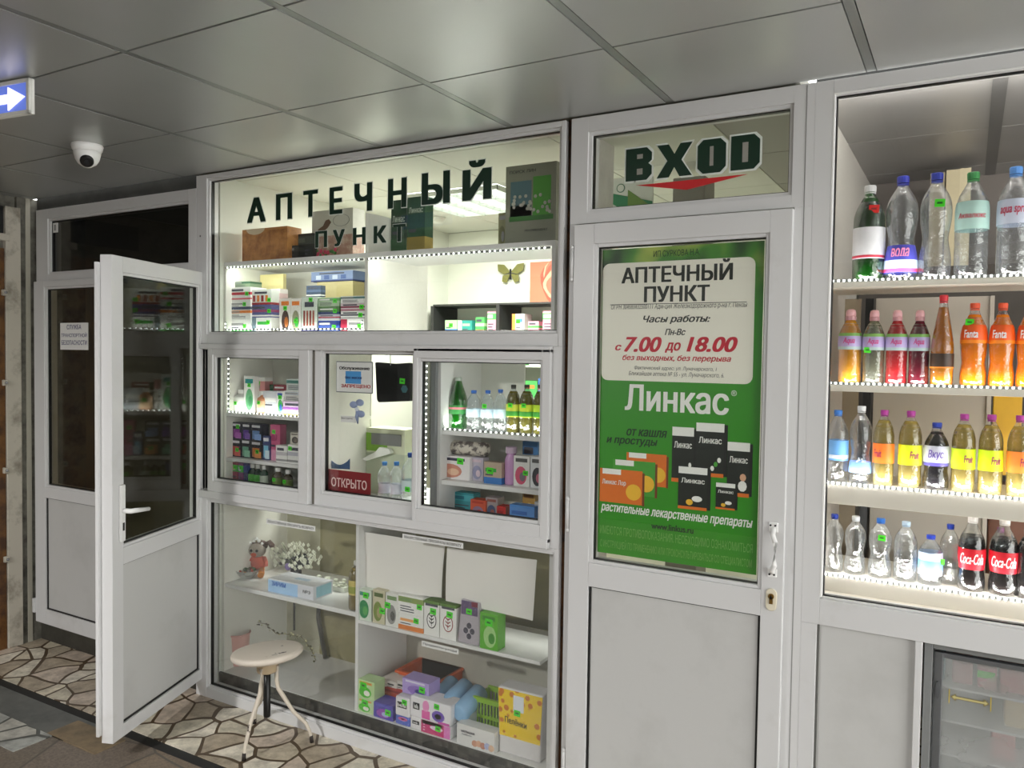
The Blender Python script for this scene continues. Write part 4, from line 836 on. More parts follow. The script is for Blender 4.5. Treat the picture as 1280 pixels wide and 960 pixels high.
for px, c, nm, wh in (((290, 302, 528, 549), (150, 60, 160), 'violet', 'first'), ((302.5, 313, 529, 549), (90, 50, 150), 'purple', 'middle'), ((313.5, 327, 530, 550), (110, 150, 210), 'light blue', 'last')):
    carton('dark small carton with %s pattern, %s in the upper row of the middle shelf' % (nm, wh), px, Y2, 0.045, (30, 30, 52), [c, tuple(min(255, x+40) for x in c)], 'dark', (0.6, 0.75) if wh == 'first' else None, z0=zt_, group='small dark cartons on the middle shelf')
carton('slim blue and white carton beside the dark small cartons', (328.5, 337, 545, 574), Y2, 0.04, (50, 60, 110), [(120, 190, 220), (200, 220, 230)], 'dark', None, z0=A2)
carton('tall magenta carton behind the slim blue carton', (338, 350, 531, 574), Y2+0.01, 0.04, (196, 90, 130), [(220, 150, 180), (160, 50, 100)], 'low', (0.35, 0.8), z0=A2)
carton('white carton with a grey band at the right of the middle shelf', (345, 359, 557, 577), Y2-0.02, 0.05, W1, [(200, 196, 200), GRY], 'stripes', None, z0=A2)
o, zz = carton('long white carton with a green sticker at the right end of the middle shelf', (359.5, 390, 557, 577), Y2-0.02, 0.07, W1, [(190, 190, 200), GRY], 'stripes', (0.1, 0.8), z0=A2)
carton('small carton with a grey animal picture on the long white carton', (363, 374, 541, 556), Y2, 0.03, (214, 210, 196), [(90, 84, 80), (120, 110, 100)], 'pic', None, z0=zz+0.0005)
carton('green and red small carton at the left of the bottom shelf', (290, 297.5, 578, 601), Y2, 0.04, (150, 60, 80), [GRN, (200, 140, 150)], 'band', (0.5, 0.8), z0=A3)
carton('green and maroon small carton beside the first on the bottom shelf', (298, 304, 579, 601), Y2, 0.04, (120, 60, 110), [GRN, (200, 180, 220)], 'band', (0.5, 0.8), z0=A3)
carton('navy small carton before the green bottles on the bottom shelf', (304.5, 309, 579, 601), Y2, 0.04, (44, 44, 100), [(40, 60, 130), (60, 60, 140)], 'band', None, z0=A3)
for i, (a, b, t, wh) in enumerate(((308, 315.5, 580, 'leftmost'), (315.5, 322.5, 581, 'middle'), (322.5, 330, 582, 'rightmost'))):
    jar('green-labelled little bottle with white cap, %s of three on the bottom shelf' % wh, (a, b, t, 603), Y2, A3, (30, 60, 44), (236, 236, 232), (80, 190, 60) if i < 2 else (200, 214, 196), None, name='medicine_bottle', group='green-labelled little bottles')
for i, (a, b, t, wh) in enumerate(((337.5, 347.5, 585, 'left'), (351, 360, 588, 'right'))):
    jar('small brown bottle with white cap, %s of the pair on the bottom shelf' % wh, (a, b, t, 607), Y2, A3, (60, 48, 30), (236, 236, 232), (110, 130, 70), (0, 0.5), name='medicine_bottle', group='brown little bottles')

# middle pane
x0, x1, zb, zt = rect((421, 465, 453, 490), 0.07); 
n_ = empty('notice_sign', (x0, 0.07, zb), 'grey-rimmed white notice with blue mask picture at the top of the middle pane', 'notice'); w_, h_ = x1-x0, zt-zb
MB().box(-0.004, w_+0.004, 0, 0.004, -0.004, h_+0.004, mat((120, 124, 130))).build('rim', parent=n_, bevel=0.003); MB().box(0, w_, -0.001, 0, 0, h_, WHITE).build('face', parent=n_)
MB().box(w_*0.26, w_*0.7, -0.0015, -0.001, h_*0.28, h_*0.70, mat((80, 160, 226))).build('mask_picture', parent=n_)
for s_, a, b, c, d_, mm in (('Обслуживание', 0.08, 0.94, 0.72, 0.86, DARK), ('без маски', 0.25, 0.72, 0.44, 0.54, mat((40, 60, 120))), ('ЗАПРЕЩЕНО', 0.14, 0.97, 0.12, 0.26, mat((190, 60, 70)))):
    text('line_of_text', s_, w_*a, w_*b, h_*c, h_*d_, -0.0016, mm, n_, bold=0.035)
x0, x1, zb, zt = rect((468, 513, 453, 504), 0.2)
bgm = mat((10, 11, 13), 0.4, bump=0.5, scale=22, name='black_film'); b_ = MB(); w_, h_ = x1-x0, zt-zb
b_.prism([(0, h_), (0.012, 0.012), (0.02, 0.0), (w_-0.006, 0.012), (w_, 0.03), (w_-0.008, h_), (w_*0.55, h_*0.97)], 0, 0.03, bgm); bg = b_.build('packet', loc=(x0, 0.2, zb), bevel=0.006); tag(bg, 'black glossy packet with a green sticker hanging at the top of the middle pane', 'packet')
price(bg, w_*0.78, h_*0.55, y=-0.001, s=0.028); MB().prism([(w_*0.84+0.018*math.cos(q*PI/3), h_*0.36+0.018*math.sin(q*PI/3)) for q in range(6)], -0.001, 0, mat((60, 110, 120))).build('printed_mark', parent=bg)
MB().tube([(w_*0.45, 0.0, h_*0.93), (w_*0.45, -0.004, 1.727-zb)], 0.002, WHITE).build('hook', parent=bg)
# ribbon bow
p_ = onY(447, 512, 0.06); RB = mat((150, 164, 200), 0.35, noise=0.3, scale=40, name='ribbon')
rb = empty('ribbon_bow', tuple(p_), 'blue-grey ribbon bow stuck on the white side panel in the middle pane', 'bow')
for s, c in ((1, (-0.022, 0, 0.02)), (1, (0.012, 0, 0.03)), (1, (0.018, 0, -0.018))): MB().ball(c, 0.020, RB, (1.1, 0.35, 0.75)).build('loop', parent=rb)
MB().tube([(0, 0, 0), (-0.003, 0, -0.03), (0.002, 0, -0.06)], [0.008, 0.009, 0.003], RB).build('tail', parent=rb); MB().ball((0, -0.004, 0.002), 0.009, mat((220, 225, 235), 0.3)).build('knot', parent=rb)
x0, x1, zb, zt = rect((426, 445, 520, 528), 0.075); n_ = tag(MB().box(x0, x1, 0.075, 0.077, zb, zt, WHITE).build('paper_strip'), 'narrow white paper strip beside the ribbon bow', 'label'); text('line_of_text', 'Без сдачи', x0+0.004, x1-0.02, zb+0.012, zb+0.022, 0.0745, DARK, n_)
x0, x1, zb, zt = rect((409, 463, 589, 621), 0.055)
op = MB().box(x0, x1, 0.055, 0.058, zb, zt, mat((128, 28, 34), 0.4, name='sign_red')).build('open_sign'); tag(op, 'dark red sign reading ОТКРЫТО in the lower left of the middle pane', 'sign')
text('line_of_text', 'ОТКРЫТО', x0+(x1-x0)*0.10, x1-(x1-x0)*0.08, zb+(zt-zb)*0.34, zb+(zt-zb)*0.70, 0.0548, mat((232, 206, 200)), op, bold=0.02)
x0, x1, zb, zt = rect((410, 437, 572, 587), 0.11); w_, h_ = x1-x0, zt-zb
cv = [(-w_*0.05+w_*1.05*t/10, h_*(1.0-1.0*math.sin(PI*t/10))) for t in range(11)]
tag(MB().prism([(0, h_*0.0), (w_, h_*0.12), (w_, h_*1.0)]+[(w_*(1-t/10), h_*(0.95-0.55*math.sin(PI*t/10))) for t in range(1, 10)]+[(0, h_*0.85)], 0, 0.003, mat((60, 92, 130))).build('leaflet', loc=(x0, 0.11, zb)), 'white leaflet with a curved blue edge above the red open sign', 'leaflet')
# tilted carton tray of green packets on the counter
x0, x1, zb, zt = rect((458, 506, 536, 577), 0.34); w_, h_ = x1-x0, zt-zb
tr = empty('packet_tray', (x0, 0.34, zb), 'green and white packet tray with a grey strip in the middle pane', 'tray')
MB().box(0, w_, 0, 0.12, h_*0.25, h_, mat((220, 226, 196))).box(0, w_*0.55, -0.002, 0.0, h_*0.3, h_*0.85, mat((130, 180, 60), 0.5, noise=0.3, scale=40)).build('body', parent=tr)
MB().box(w_*0.15, w_*0.92, -0.006, -0.003, h_*0.5, h_*0.85, mat((128, 130, 128))).build('strip', parent=tr)
MB().prism([(0.0, h_*0.05), (w_*0.1, -0.0), (w_*0.75, h_*0.3), (w_*0.7, h_*0.42), (w_*0.45, h_*0.45), (w_*0.35, h_*0.3)], -0.03, -0.008, mat((244, 248, 240))).build('flap', parent=tr)
MB().box(0, w_, 0.0, 0.12, -(zb-1.006), h_*0.25, mat((190, 200, 176))).build('stand', parent=tr)

# ---------------------------------------------------------------- bottles
PROF = {
 'hour': [(.90, 0), (1, .025), (1, .20), (.93, .27), (.80, .36), (.80, .42), (.93, .52), (1, .62), (.97, .71), (.80, .79), (.50, .86), (.30, .91), (.27, .95)],
 'cola': [(.86, 0), (1, .03), (1, .16), (.90, .26), (.88, .30), (.97, .42), (1, .50), (.98, .62), (.86, .72), (.62, .80), (.40, .87), (.30, .92), (.28, .95)],
 'straight': [(.92, 0), (1, .025), (1, .30), (.96, .32), (1, .34), (1, .64), (.96, .70), (.82, .78), (.55, .85), (.32, .91), (.28, .95)],
 'cone': [(.92, 0), (1, .025), (1, .40), (.97, .46), (.82, .58), (.62, .72), (.42, .85), (.34, .91), (.32, .95)],
 'sport': [(.92, 0), (1, .025), (1, .10), (.96, .12), (1, .14), (.96, .20), (1, .22), (.96, .28), (1, .30), (1, .62), (.9, .70), (.60, .80), (.38, .84), (.34, .88)],
 'wine': [(.95, 0), (1, .02), (1, .52), (.94, .61), (.68, .75), (.44, .87), (.36, .93), (.34, .955)],
 'beer': [(.94, 0), (1, .02), (1, .62), (.95, .70), (.70, .80), (.40, .88), (.28, .92), (.27, .955)]}
def rad(kind, t):
    P = PROF[kind]
    for (r0, a), (r1, b) in zip(P, P[1:]):
        if t <= b: return r0+(r1-r0)*(t-a)/(b-a)
    return P[-1][0]
LIQ = {}
def liq(c, tr):
    if (c, tr) not in LIQ: LIQ[(c, tr)] = liquid_mat('drink', c, tr)
    return LIQ[(c, tr)]
def bottle(label, px, y, z0, kind, liquid, cap, lab=None, tg=None, words=None, group=None, fill=0.86, name='bottle', cat='bottle', tgc=None, base=None):
    x0, x1, zb, zt = rect(px, y, z0); R = (x1-x0)/2; H = zt-zb
    e = empty(name, ((x0+x1)/2, y+R, zb), label, cat, group)
    cs = 0.90 if kind == 'sport' else 0.945
    P = [(R*r, H*t) for r, t in PROF[kind]]
    # smooth the profile
    Q = [P[0]]
    for i in range(1, len(P)-1): Q += [((P[i-1][0]+3*P[i][0])/4, (P[i-1][1]+3*P[i][1])/4), ((3*P[i][0]+P[i+1][0])/4, (3*P[i][1]+P[i+1][1])/4)]
    Q.append(P[-1])
    MB().lathe(Q, base or PET, 28).build('body', parent=e)
    if liquid:
        n = 22; MB().lathe([(R*rad(kind, fill*i/n)*0.965, H*(0.006+fill*i/n)) for i in range(n+1)], liq(*liquid), 28).build('drink', parent=e)
    cm_ = mat(cap, 0.38, noise=0.03)
    if kind == 'sport':
        MB().lathe([(R*0.44, H*0.855), (R*0.46, H*0.90), (R*0.40, H*0.91)], cm_, 24, flute=0.02).lathe([(R*0.42, H*0.90), (R*0.44, H*0.95), (R*0.36, H*0.99), (R*0.2, H)], mat(tuple(min(255, c+30) for c in cap), 0.35), 24).build('cap', parent=e)
    else:
        MB().lathe([(R*0.36, H*0.935), (R*0.37, H*0.99), (R*0.33, H)], cm_, 28, flute=0.03).lathe([(R*0.36, H*0.915), (R*0.36, H*0.927)], cm_, 28).build('cap', parent=e)
    if lab:
        a, b, c = lab[:3]; n = 8
        lb = MB(); lb.lathe([(R*(rad(kind, a+(b-a)*i/n))+0.0007, H*(a+(b-a)*i/n)) for i in range(n+1)], mat(c, 0.4), 32, cap=False)
        for (a2, b2, c2) in lab[3:]: lb.lathe([(R*(rad(kind, a2+(b2-a2)*i/3))+0.0012, H*(a2+(b2-a2)*i/3)) for i in range(4)], mat(c2, 0.4), 32, cap=False)
        lo = lb.build('bottle_label', parent=e)
        if words:
            s, t0, t1, wc = words[:4]; wd = words[4] if len(words) > 4 else 0.75; sh = words[5] if len(words) > 5 else 0.2
            me = text_mesh(s, 0.025, sh); rr = R*rad(kind, (t0+t1)/2)+0.0016
            off = words[6] if len(words) > 6 else 0.0
            for v in me.vertices:
                u, v2, _ = v.co; th = (u-0.5)*2*wd+off; v.co = Vector((rr*math.sin(th), -rr*math.cos(th), H*(t0+v2*(t1-t0))))
            me.materials.append(mat(wc, 0.4)); t = bpy.data.objects.new('printed_name', me); COL.objects.link(t); t.parent = lo
    if tg:
        price(e, tg[0]*R, tg[1]*H, y=-R*rad(kind, tg[1])*math.sqrt(max(0.05, 1-tg[0]**2))*1.02-0.002, s=max(0.02, R*0.62), c=tgc)
    return e
CL = pet_mat('green_bottle_plastic', (0.18, 0.62, 0.16), (0.2, 0.6, 0.2), 0.3, 0.35)
# middle pane bottles
for i, (a, b, t, bt, wh) in enumerate(((468, 482, 578, 628, 'left'), (483, 497, 578, 629, 'right'))):
    bottle('small clear water bottle with light blue cap, %s of the two on the counter' % wh, (a, b, t, bt), 0.13, 1.0055, 'hour', None, (60, 130, 200), (0.28, 0.5, (214, 214, 226)), group='water bottles on the counter')
bottle('larger clear water bottle with dark blue cap on the counter edge', (497, 516, 567, 630), 0.14, 1.0055, 'straight', None, (20, 70, 150), (0.30, 0.5, (206, 224, 226)), (0.3, 0.35))
# right sliding pane
B1, B2, B3 = 1.3525, 1.1505, 1.0005; Y3 = 0.14
bottle('green glass mineral water bottle in the right pane', (556, 576, 472, 538), Y3, B1, 'wine', ((50, 170, 50), 0.25), (180, 190, 180), (0.30, 0.47, (60, 140, 70), (0.39, 0.43, (220, 130, 140))), None, base=CL)
for i, (a, b, t, wh) in enumerate(((579, 595, 488, 'leftmost'), (597.5, 612.5, 488, 'second'), (613.5, 628.5, 487, 'rightmost'))):
    bottle('clear water bottle with blue cap, %s of three in the right pane' % wh, (a, b, t, 540), Y3, B1, 'straight', None, (50, 110, 200), (0.34, 0.54, (196, 216, 226)), (0.1, 0.62) if i == 1 else None, group='water bottles in the right pane')
for i, (a, b, wh, lc) in enumerate(((629.5, 645, 'left', (190, 196, 60)), (646, 662, 'middle', (190, 200, 50)), (663.5, 679, 'right', (170, 200, 40)))):
    bottle('golden oil bottle with yellow label, %s of three in the right pane' % wh, (a, b, 481, 543), Y3, B1, 'straight', ((150, 140, 60), 0.45), (60, 60, 50), (0.34, 0.60, lc, (0.36, 0.46, (60, 140, 50))), (0.1, 0.58) if i < 2 else None, group='oil bottles')
o, zz = carton('white nappy packet with children picture on the middle shelf of the right pane', (546, 587, 570, 600), Y3, 0.09, (236, 232, 232), [(206, 140, 120), (230, 190, 160), (60, 60, 80)], 'pic', (0.72, 0.8), z0=B2, name='nappy_packet', cat='packet', ts=0.03)
x0, x1, zb, zt = rect((550, 606, 552, 568), Y3+0.02, zz+0.001)
fl = grimy('flowered_film', (214, 208, 194), (104, 96, 92), 0.48, 0.56, 42, 0.35); r_ = (zt-zb)/2
tag(MB().tube([(x0, 0.19, zb+r_), (x0+0.01, 0.19, zb+r_), (x1-0.01, 0.19, zb+r_), (x1, 0.19, zb+r_)], [r_*0.4, r_, r_, r_*0.4], fl, 18).build('wipes_packet'), 'round-ended flowered packet lying on the nappy packet', 'packet')
carton('small silver bag beside the nappy packet', (588, 604, 572, 601), Y3+0.02, 0.04, (196, 190, 204), [(150, 150, 180), (220, 200, 210)], 'pic', None, z0=B2, name='small_packet', cat='packet')
carton('small carton with a large green sticker and blue foot on the middle shelf', (605, 627, 578, 603), Y3-0.01, 0.04, (190, 170, 150), [(60, 120, 190), GRN], 'low', (0.35, 0.6), z0=B2, ts=0.03)
jar('tall lilac tube with pale cap on the middle shelf of the right pane', (628, 642, 559, 605), Y3, B2, (206, 160, 206), (214, 190, 214), None, None, name='cream_tube', cat='tube', neck=0.7)
carton('tall white carton with pink flower foot on the middle shelf', (642, 662, 570, 607), Y3, 0.05, (232, 232, 228), [(214, 90, 120), (120, 110, 120), (90, 90, 90)], 'pic', (0.75, 0.45), z0=B2)
carton('tall white carton with dark circle at the right end of the middle shelf', (663, 680, 571, 609), Y3, 0.05, (226, 228, 230), [(60, 60, 66), (190, 110, 130), (90, 90, 90)], 'pic', None, z0=B2)
carton('blue carton at the back of the middle shelf of the right pane', (653, 672, 552, 606), Y3+0.10, 0.04, (70, 130, 190), [(120, 190, 210), (40, 80, 150)], 'stripes', None, z0=B2)
for px, lab, base, cols, k, y_ in (((566, 592, 616, 648), 'teal packet leaning at the left of the bottom shelf in the right pane', (50, 150, 160), [(80, 180, 190), (40, 120, 140)], 'band', 0.20), ((588, 607, 625, 648), 'orange-red packet in the middle of the bottom shelf', (214, 90, 60), [(150, 120, 150), (190, 60, 40)], 'pic', 0.16), ((607, 622, 622, 648), 'silver packet with a picture beside the orange-red packet', (170, 160, 160), [(70, 90, 130), (150, 90, 80)], 'pic', 0.17), ((621, 632, 633, 650), 'small bright red packet on the bottom shelf', (200, 40, 40), [(230, 80, 70), (160, 20, 30)], 'low', 0.14), ((637, 668, 632, 655), 'light blue carton with a white curve at the right of the bottom shelf', (90, 150, 220), [(220, 230, 240), (50, 110, 190)], 'low', 0.12), ((653, 669, 615, 655), 'gold foil packet behind the light blue carton', (206, 160, 80), [(240, 210, 140), (150, 100, 40)], 'pic', 0.19), ((668, 682, 628, 655), 'pale grey packet at the right end of the bottom shelf', (206, 206, 202), [(180, 180, 180), W1], 'band', 0.15)):
    carton(lab, px, y_, 0.05, base, cols, k, None, z0=B3, name='small_packet', cat='packet')

# pharmacy back room: rack, wall pictures, hanging goods
RK_ = empty('back_rack', (0, 0, 0), 'shelf rack of medicines along the back wall of the pharmacy', 'rack'); RW = mat((214, 218, 200), 0.5)
for z in (1.985, 1.80, 1.60, 1.40, 1.20, 1.0): part(RK_, 'shelf', -3.05, -1.45, 1.72, 1.99, z-0.012, z, mat((50, 50, 48)) if z > 1.9 else RW)
for x in (-3.05, -2.55, -2.02, -1.45): part(RK_, 'upright', x-0.012, x+0.012, 1.71, 1.99, 0.9, 1.975, mat((44, 44, 44)))
rnd = random.Random(9); names = ['green', 'white', 'pale green', 'orange', 'blue', 'cream', 'pink', 'teal']; rc = [(80, 170, 90), W1, (180, 220, 170), (230, 140, 70), (70, 120, 190), (230, 220, 190), (226, 150, 170), (50, 150, 140)]
row = ['top', 'second', 'third', 'fourth']; PLC = {}
for ri, z in enumerate((1.80, 1.60, 1.40)):
    x = -3.02 if ri else -2.98; k = 0
    while x < -1.60:
        w_ = rnd.uniform(0.06, 0.13); h_ = rnd.uniform(0.05, 0.14); q = rnd.randrange(8); k += 1
        if not any(x-0.014 < u < x+w_+0.014 for u in (-3.05, -2.55, -2.02)):
            mb = MB(); mb.box(-w_/2, w_/2, 0, 0.1, 0, h_, mat(rc[q], 0.5)); design(mb, w_, h_, 0.1, [rc[(q+2) % 8], rc[(q+3) % 8], rc[(q+5) % 8]], ['band', 'low', 'left', 'stripes'][k % 4], k)
            o = mb.build('medicine_box', loc=(x+w_/2, 1.76, z+0.0005)); bay = 'left' if x < -2.55 else 'middle' if x < -2.02 else 'right'
            PLC.setdefault((ri, bay), []).append((o, names[q]))
            if q in (1, 2, 5) : price(o, 0, h_*0.6, s=0.03)
        x += w_+rnd.uniform(0.004, 0.03)
for (ri, bay), l in PLC.items():
    for i, (o, nm) in enumerate(l):
        tag(o, '%s carton, %s of the %s bay on the %s shelf of the back rack' % (nm, ['first', 'second', 'third', 'fourth', 'fifth', 'sixth', 'seventh'][min(i, 6)], bay, row[ri]), 'box', 'cartons on the back rack')
p_ = onY(638, 342, 1.97); BF = mat((120, 118, 60), 0.5, noise=0.3, name='butterfly_paint'); bt = empty('butterfly_decoration', tuple(p_), 'olive green butterfly decoration on the white wall of the pharmacy', 'decoration')
for s in (-1, 1):
    MB().prism([(0, 0.01), (s*0.05, 0.06), (s*0.10, 0.065), (s*0.095, 0.02), (s*0.05, -0.005)], 0, 0.006, BF).build('wing', parent=bt, bevel=0.002); MB().prism([(0, 0), (s*0.06, -0.01), (s*0.065, -0.05), (s*0.03, -0.06)], 0, 0.006, BF).build('wing', parent=bt, bevel=0.002)
MB().tube([(0, 0, -0.04), (0, 0, 0.03)], 0.006, DARK).build('body', parent=bt)
rp = onY(662, 382, 1.985); rp2 = onY(700, 326, 1.985)
po2 = tag(MB().box(rp.x, rp.x+0.45, 1.985, 1.995, 1.99, rp2.z, mat((206, 130, 100), 0.5)).build('rose_picture'), 'square picture of a pink and red rose on the pharmacy back wall', 'picture')
m_ = MB(); cx, cz = rp.x+0.22, (1.99+rp2.z)/2
for i in range(9):
    a = i*0.8; rr = 0.16-0.016*i; pts = [(cx+0.02*math.cos(a)+rr*math.cos(t*PI/10)*(1+0.10*math.sin(3*t*PI/10+i)), cz+0.02*math.sin(a)+rr*math.sin(t*PI/10)*(1+0.08*math.cos(2*t*PI/10+i))) for t in range(20)]
    m_.prism(pts, 1.9846-0.0008*i, 1.985, mat(((196, 90, 70), (232, 180, 150), (214, 120, 96))[i % 3], 0.5))
m_.build('rose', parent=po2)
# info board seen through the pane over the door
ib = tag(MB().box(-1.45, -1.22, 0.8, 0.81, 2.26, 2.455, mat((222, 224, 220))).build('notice_board'), 'white notice board with a green corner seen through the pane above the door', 'notice board')
MB().prism([(-1.45, 2.40), (-1.45, 2.37), (-1.34, 2.30), (-1.22, 2.30), (-1.22, 2.34)], 0.7985, 0.8, mat((50, 130, 90))).prism([(-1.335, 2.40), (-1.335, 2.33), (-1.24, 2.33)], 0.798, 0.8, mat((110, 140, 70))).build('green_print', parent=ib)
m_ = MB(); m_.prism([(-1.37+0.02*math.cos(q*PI/8), 2.41+0.02*math.sin(q*PI/8)) for q in range(16)], 0.7988, 0.8, mat((90, 130, 110))).prism([(-1.37+0.016*math.cos(q*PI/8), 2.41+0.016*math.sin(q*PI/8)) for q in range(16)], 0.7982, 0.8, mat((222, 224, 220))); m_.build('round_emblem', parent=ib)
tag(MB().box(-1.13, -0.99, 0.8, 0.95, 0.0, 2.43, mat((150, 146, 140), 0.6)).build('square_column', bevel=0.004), 'grey square column behind the word ВХОД', 'column')
# ================================================================== low cabinet goods
L1, L2, L3 = 0.5325, 0.5025, 0.1005
def strip_label(px, y, s_, lab, slope=0):
    x0, x1, zb, zt = rect(px, y); o = MB().box(x0, x1, y, y+0.001, zb, zt, WHITE).build('label_strip'); tag(o, lab, 'label'); text('line_of_text', s_, x0+0.008, x1-0.008, zb+(zt-zb)*0.25, zt-(zt-zb)*0.25, y-0.0004, DARK, o, bold=0.01); return o
strip_label((333, 394, 653, 659.5), 0.028, 'ЛЕКАРСТВЕННЫЕ ПРЕПАРАТЫ ВОЗВРАТУ', 'white strip of small print on the lower window above the toy and flowers')
strip_label((503, 579, 673, 680), 0.028, 'ЛЕКАРСТВЕННЫЕ ПРЕПАРАТЫ ВОЗВРАТУ', 'white strip of small print on the lower window above the hanging papers')
strip_label((527, 573, 806, 813), 0.085, 'Предметы ухода', 'white strip reading Предметы ухода hung under the lower shelf')
# hanging papers
PAP = mat((236, 234, 228), 0.7, noise=0.04, scale=8, name='hanging_paper')
def sheet(lab, c4, y, bend):
    me = bpy.data.meshes.new('hanging_paper'); n = 10; vs = []; fs = []
    P4 = [onY(u, v, y) for u, v in c4]
    for k in (0, 0.0015):
        for i in range(n+1):
            for j in range(n+1):
                s, t = i/n, j/n; a = P4[0].lerp(P4[1], s); b = P4[3].lerp(P4[2], s); p = a.lerp(b, t)
                vs.append((p.x, y+k+bend*math.sin(3.1*s+2*t)*0.012+0.006*t*t, p.z))
    N = (n+1)**2
    for i in range(n):
        for j in range(n):
            q = [i*(n+1)+j, (i+1)*(n+1)+j, (i+1)*(n+1)+j+1, i*(n+1)+j+1]; fs.append(q); fs.append([N+a for a in q][::-1])
    me.from_pydata(vs, [], fs); me.materials.append(PAP); 
    for f in me.polygons: f.use_smooth = True
    o = bpy.data.objects.new('hanging_paper', me); COL.objects.link(o); tag(o, lab, 'paper')
sheet('left sheet of pale paper hanging behind the lower window', ((449, 664), (556, 682), (552, 747), (452, 736)), 0.13, 0.6)
sheet('right sheet of pale paper hanging behind the lower window', ((559, 684), (671, 700), (664, 777), (557, 751)), 0.112, -0.5)
# soft toy
tp = onY(323, 724, 0.28); ty = empty('soft_toy', (tp.x, 0.28, L1), 'small dark-haired soft toy with red dress and white flower on its head', 'toy', rotz=math.radians(22))
HR = mat((84, 60, 52), 0.9, noise=0.4, bump=1, scale=90); FC = mat((160, 150, 138), 0.8, noise=0.15, bump=0.6, scale=120); OR = mat((214, 104, 84), 0.8, noise=0.2, scale=80); OG2 = mat((222, 140, 60), 0.8, noise=0.2, scale=80)
MB().ball((0, 0, 0.062), 0.040, OR, (1, 0.8, 1.0)).build('body', parent=ty); hd = MB().ball((-0.004, -0.006, 0.128), 0.043, FC, (1.05, 0.85, 0.85)).build('head', parent=ty)
MB().ball((-0.004, 0.012, 0.148), 0.044, HR, (1.1, 0.75, 0.62)).build('hair', parent=ty)
for s in (-1, 1):
    MB().tube([(s*0.036, 0.0, 0.160), (s*0.058, 0.0, 0.168), (s*0.072, 0.0, 0.152), (s*0.076, 0.0, 0.128)], [0.008, 0.014, 0.015, 0.005], HR).build('pigtail', parent=ty)
MB().ball((-0.020, -0.040, 0.132), 0.007, BLACK).ball((0.010, -0.040, 0.132), 0.007, BLACK).build('eyes', parent=hd); MB().ball((-0.005, -0.044, 0.112), 0.013, mat((206, 90, 60)), (1.2, 0.6, 0.8)).build('muzzle', parent=hd)
MB().ball((0, -0.022, 0.178), 0.006, mat((120, 110, 80))).ball((0.012, -0.02, 0.178), 0.009, WHITE).ball((-0.012, -0.02, 0.178), 0.009, WHITE).ball((0, -0.02, 0.188), 0.009, WHITE).ball((-0.03, -0.024, 0.166), 0.007, WHITE).ball((0.03, -0.024, 0.166), 0.007, WHITE).build('flower', parent=ty)
for s in (-1, 1):
    MB().tube([(s*0.02, -0.01, 0.034), (s*0.035, -0.04, 0.020), (s*0.04, -0.06, 0.016)], [0.016, 0.015, 0.016], OG2).build('leg', parent=ty); MB().tube([(s*0.030, 0, 0.088), (s*0.05, -0.02, 0.072), (s*0.055, -0.03, 0.056)], [0.011, 0.010, 0.009], OR).build('arm', parent=ty)
bp_ = onY(306, 722, 0.2); bw = empty('glass_bowl', (bp_.x, 0.215, L1), 'small cut-glass bowl of bits beside the soft toy', 'bowl')
MB().lathe([(0.022, 0), (0.028, 0.003), (0.050, 0.025), (0.058, 0.042), (0.055, 0.042), (0.046, 0.026), (0.02, 0.006)], pet_mat('cut_glass', (0.8, 0.84, 0.84), (0.8, 0.82, 0.8), 0.8, 0.35), 20, cap=False, flute=0.08).build('bowl', parent=bw)
m_ = MB(); rnd = random.Random(2)
for i in range(14): m_.ball((rnd.uniform(-0.034, 0.034), rnd.uniform(-0.03, 0.03), rnd.uniform(0.028, 0.046)), rnd.uniform(0.007, 0.011), mat([(60, 90, 50), (160, 60, 50), (90, 80, 70)][i % 3]), u=8, v=6)
o = m_.build('potpourri', loc=(bp_.x, 0.215, L1)); tag(o, 'dried bits heaped in the small glass bowl', 'potpourri'); o['kind'] = 'stuff'
vp = onY(370, 714, 0.33); vs_ = empty('vase', (vp.x, 0.33, L1), 'small dark vase with a violet flower under the white artificial blossom', 'vase')
MB().lathe([(0.024, 0), (0.03, 0.01), (0.026, 0.05), (0.018, 0.075)], mat((50, 52, 56), 0.3), 20).build('body', parent=vs_)
fb = empty('flower_bunch', (vp.x, 0.33, L1+0.075), 'bunch of white artificial blossom with dark leaves in the small vase', 'flowers'); rnd = random.Random(7)
m_ = MB(); st = MB(); lf = MB()
for i in range(120):
    a = rnd.uniform(0, 2*PI); r_ = rnd.uniform(0.02, 0.125); z = rnd.uniform(-0.03, 0.10)*(1.1-r_*4)+0.012
    p = (r_*math.cos(a)*1.2, r_*math.sin(a)*0.8, z)
    for q in range(4): m_.ball((p[0]+0.006*math.cos(q*1.57), p[1]-0.002, p[2]+0.006*math.sin(q*1.57)), 0.0048, mat((232, 234, 214), 0.6), (1, 0.6, 1), 6, 5)
    if i % 3 == 0: st.tube([(0, 0, -0.06), (p[0]*0.5, p[1]*0.5, p[2]*0.4), p], 0.0012, mat((60, 70, 50)), 5)
    if i % 4 == 1: lf.ball((p[0]*0.7, p[1]*0.7, p[2]*0.5-0.005), 0.012, mat((40, 44, 46), 0.6), (1.2, 0.4, 0.8), 8, 6)
m_.build('blossom', parent=fb); st.build('stems', parent=fb); lf.build('leaves', parent=fb); MB().ball((0.005, -0.06, 0.0), 0.018, mat((120, 100, 160), 0.6), (1, 0.6, 1)).build('violet_flower', parent=fb)
fp = onY(413, 712, 0.3); f2 = empty('paper_flowers', (fp.x, 0.3, L1), 'white paper-wrapped flowers lying right of the white blossom', 'flowers')
m_ = MB(); rnd = random.Random(5)
for i in range(26): m_.ball((rnd.uniform(-0.08, 0.08), rnd.uniform(-0.02, 0.03), rnd.uniform(0.01, 0.05)), 0.012, mat((220, 224, 206), 0.6), (1.2, 0.6, 0.6), 7, 5)
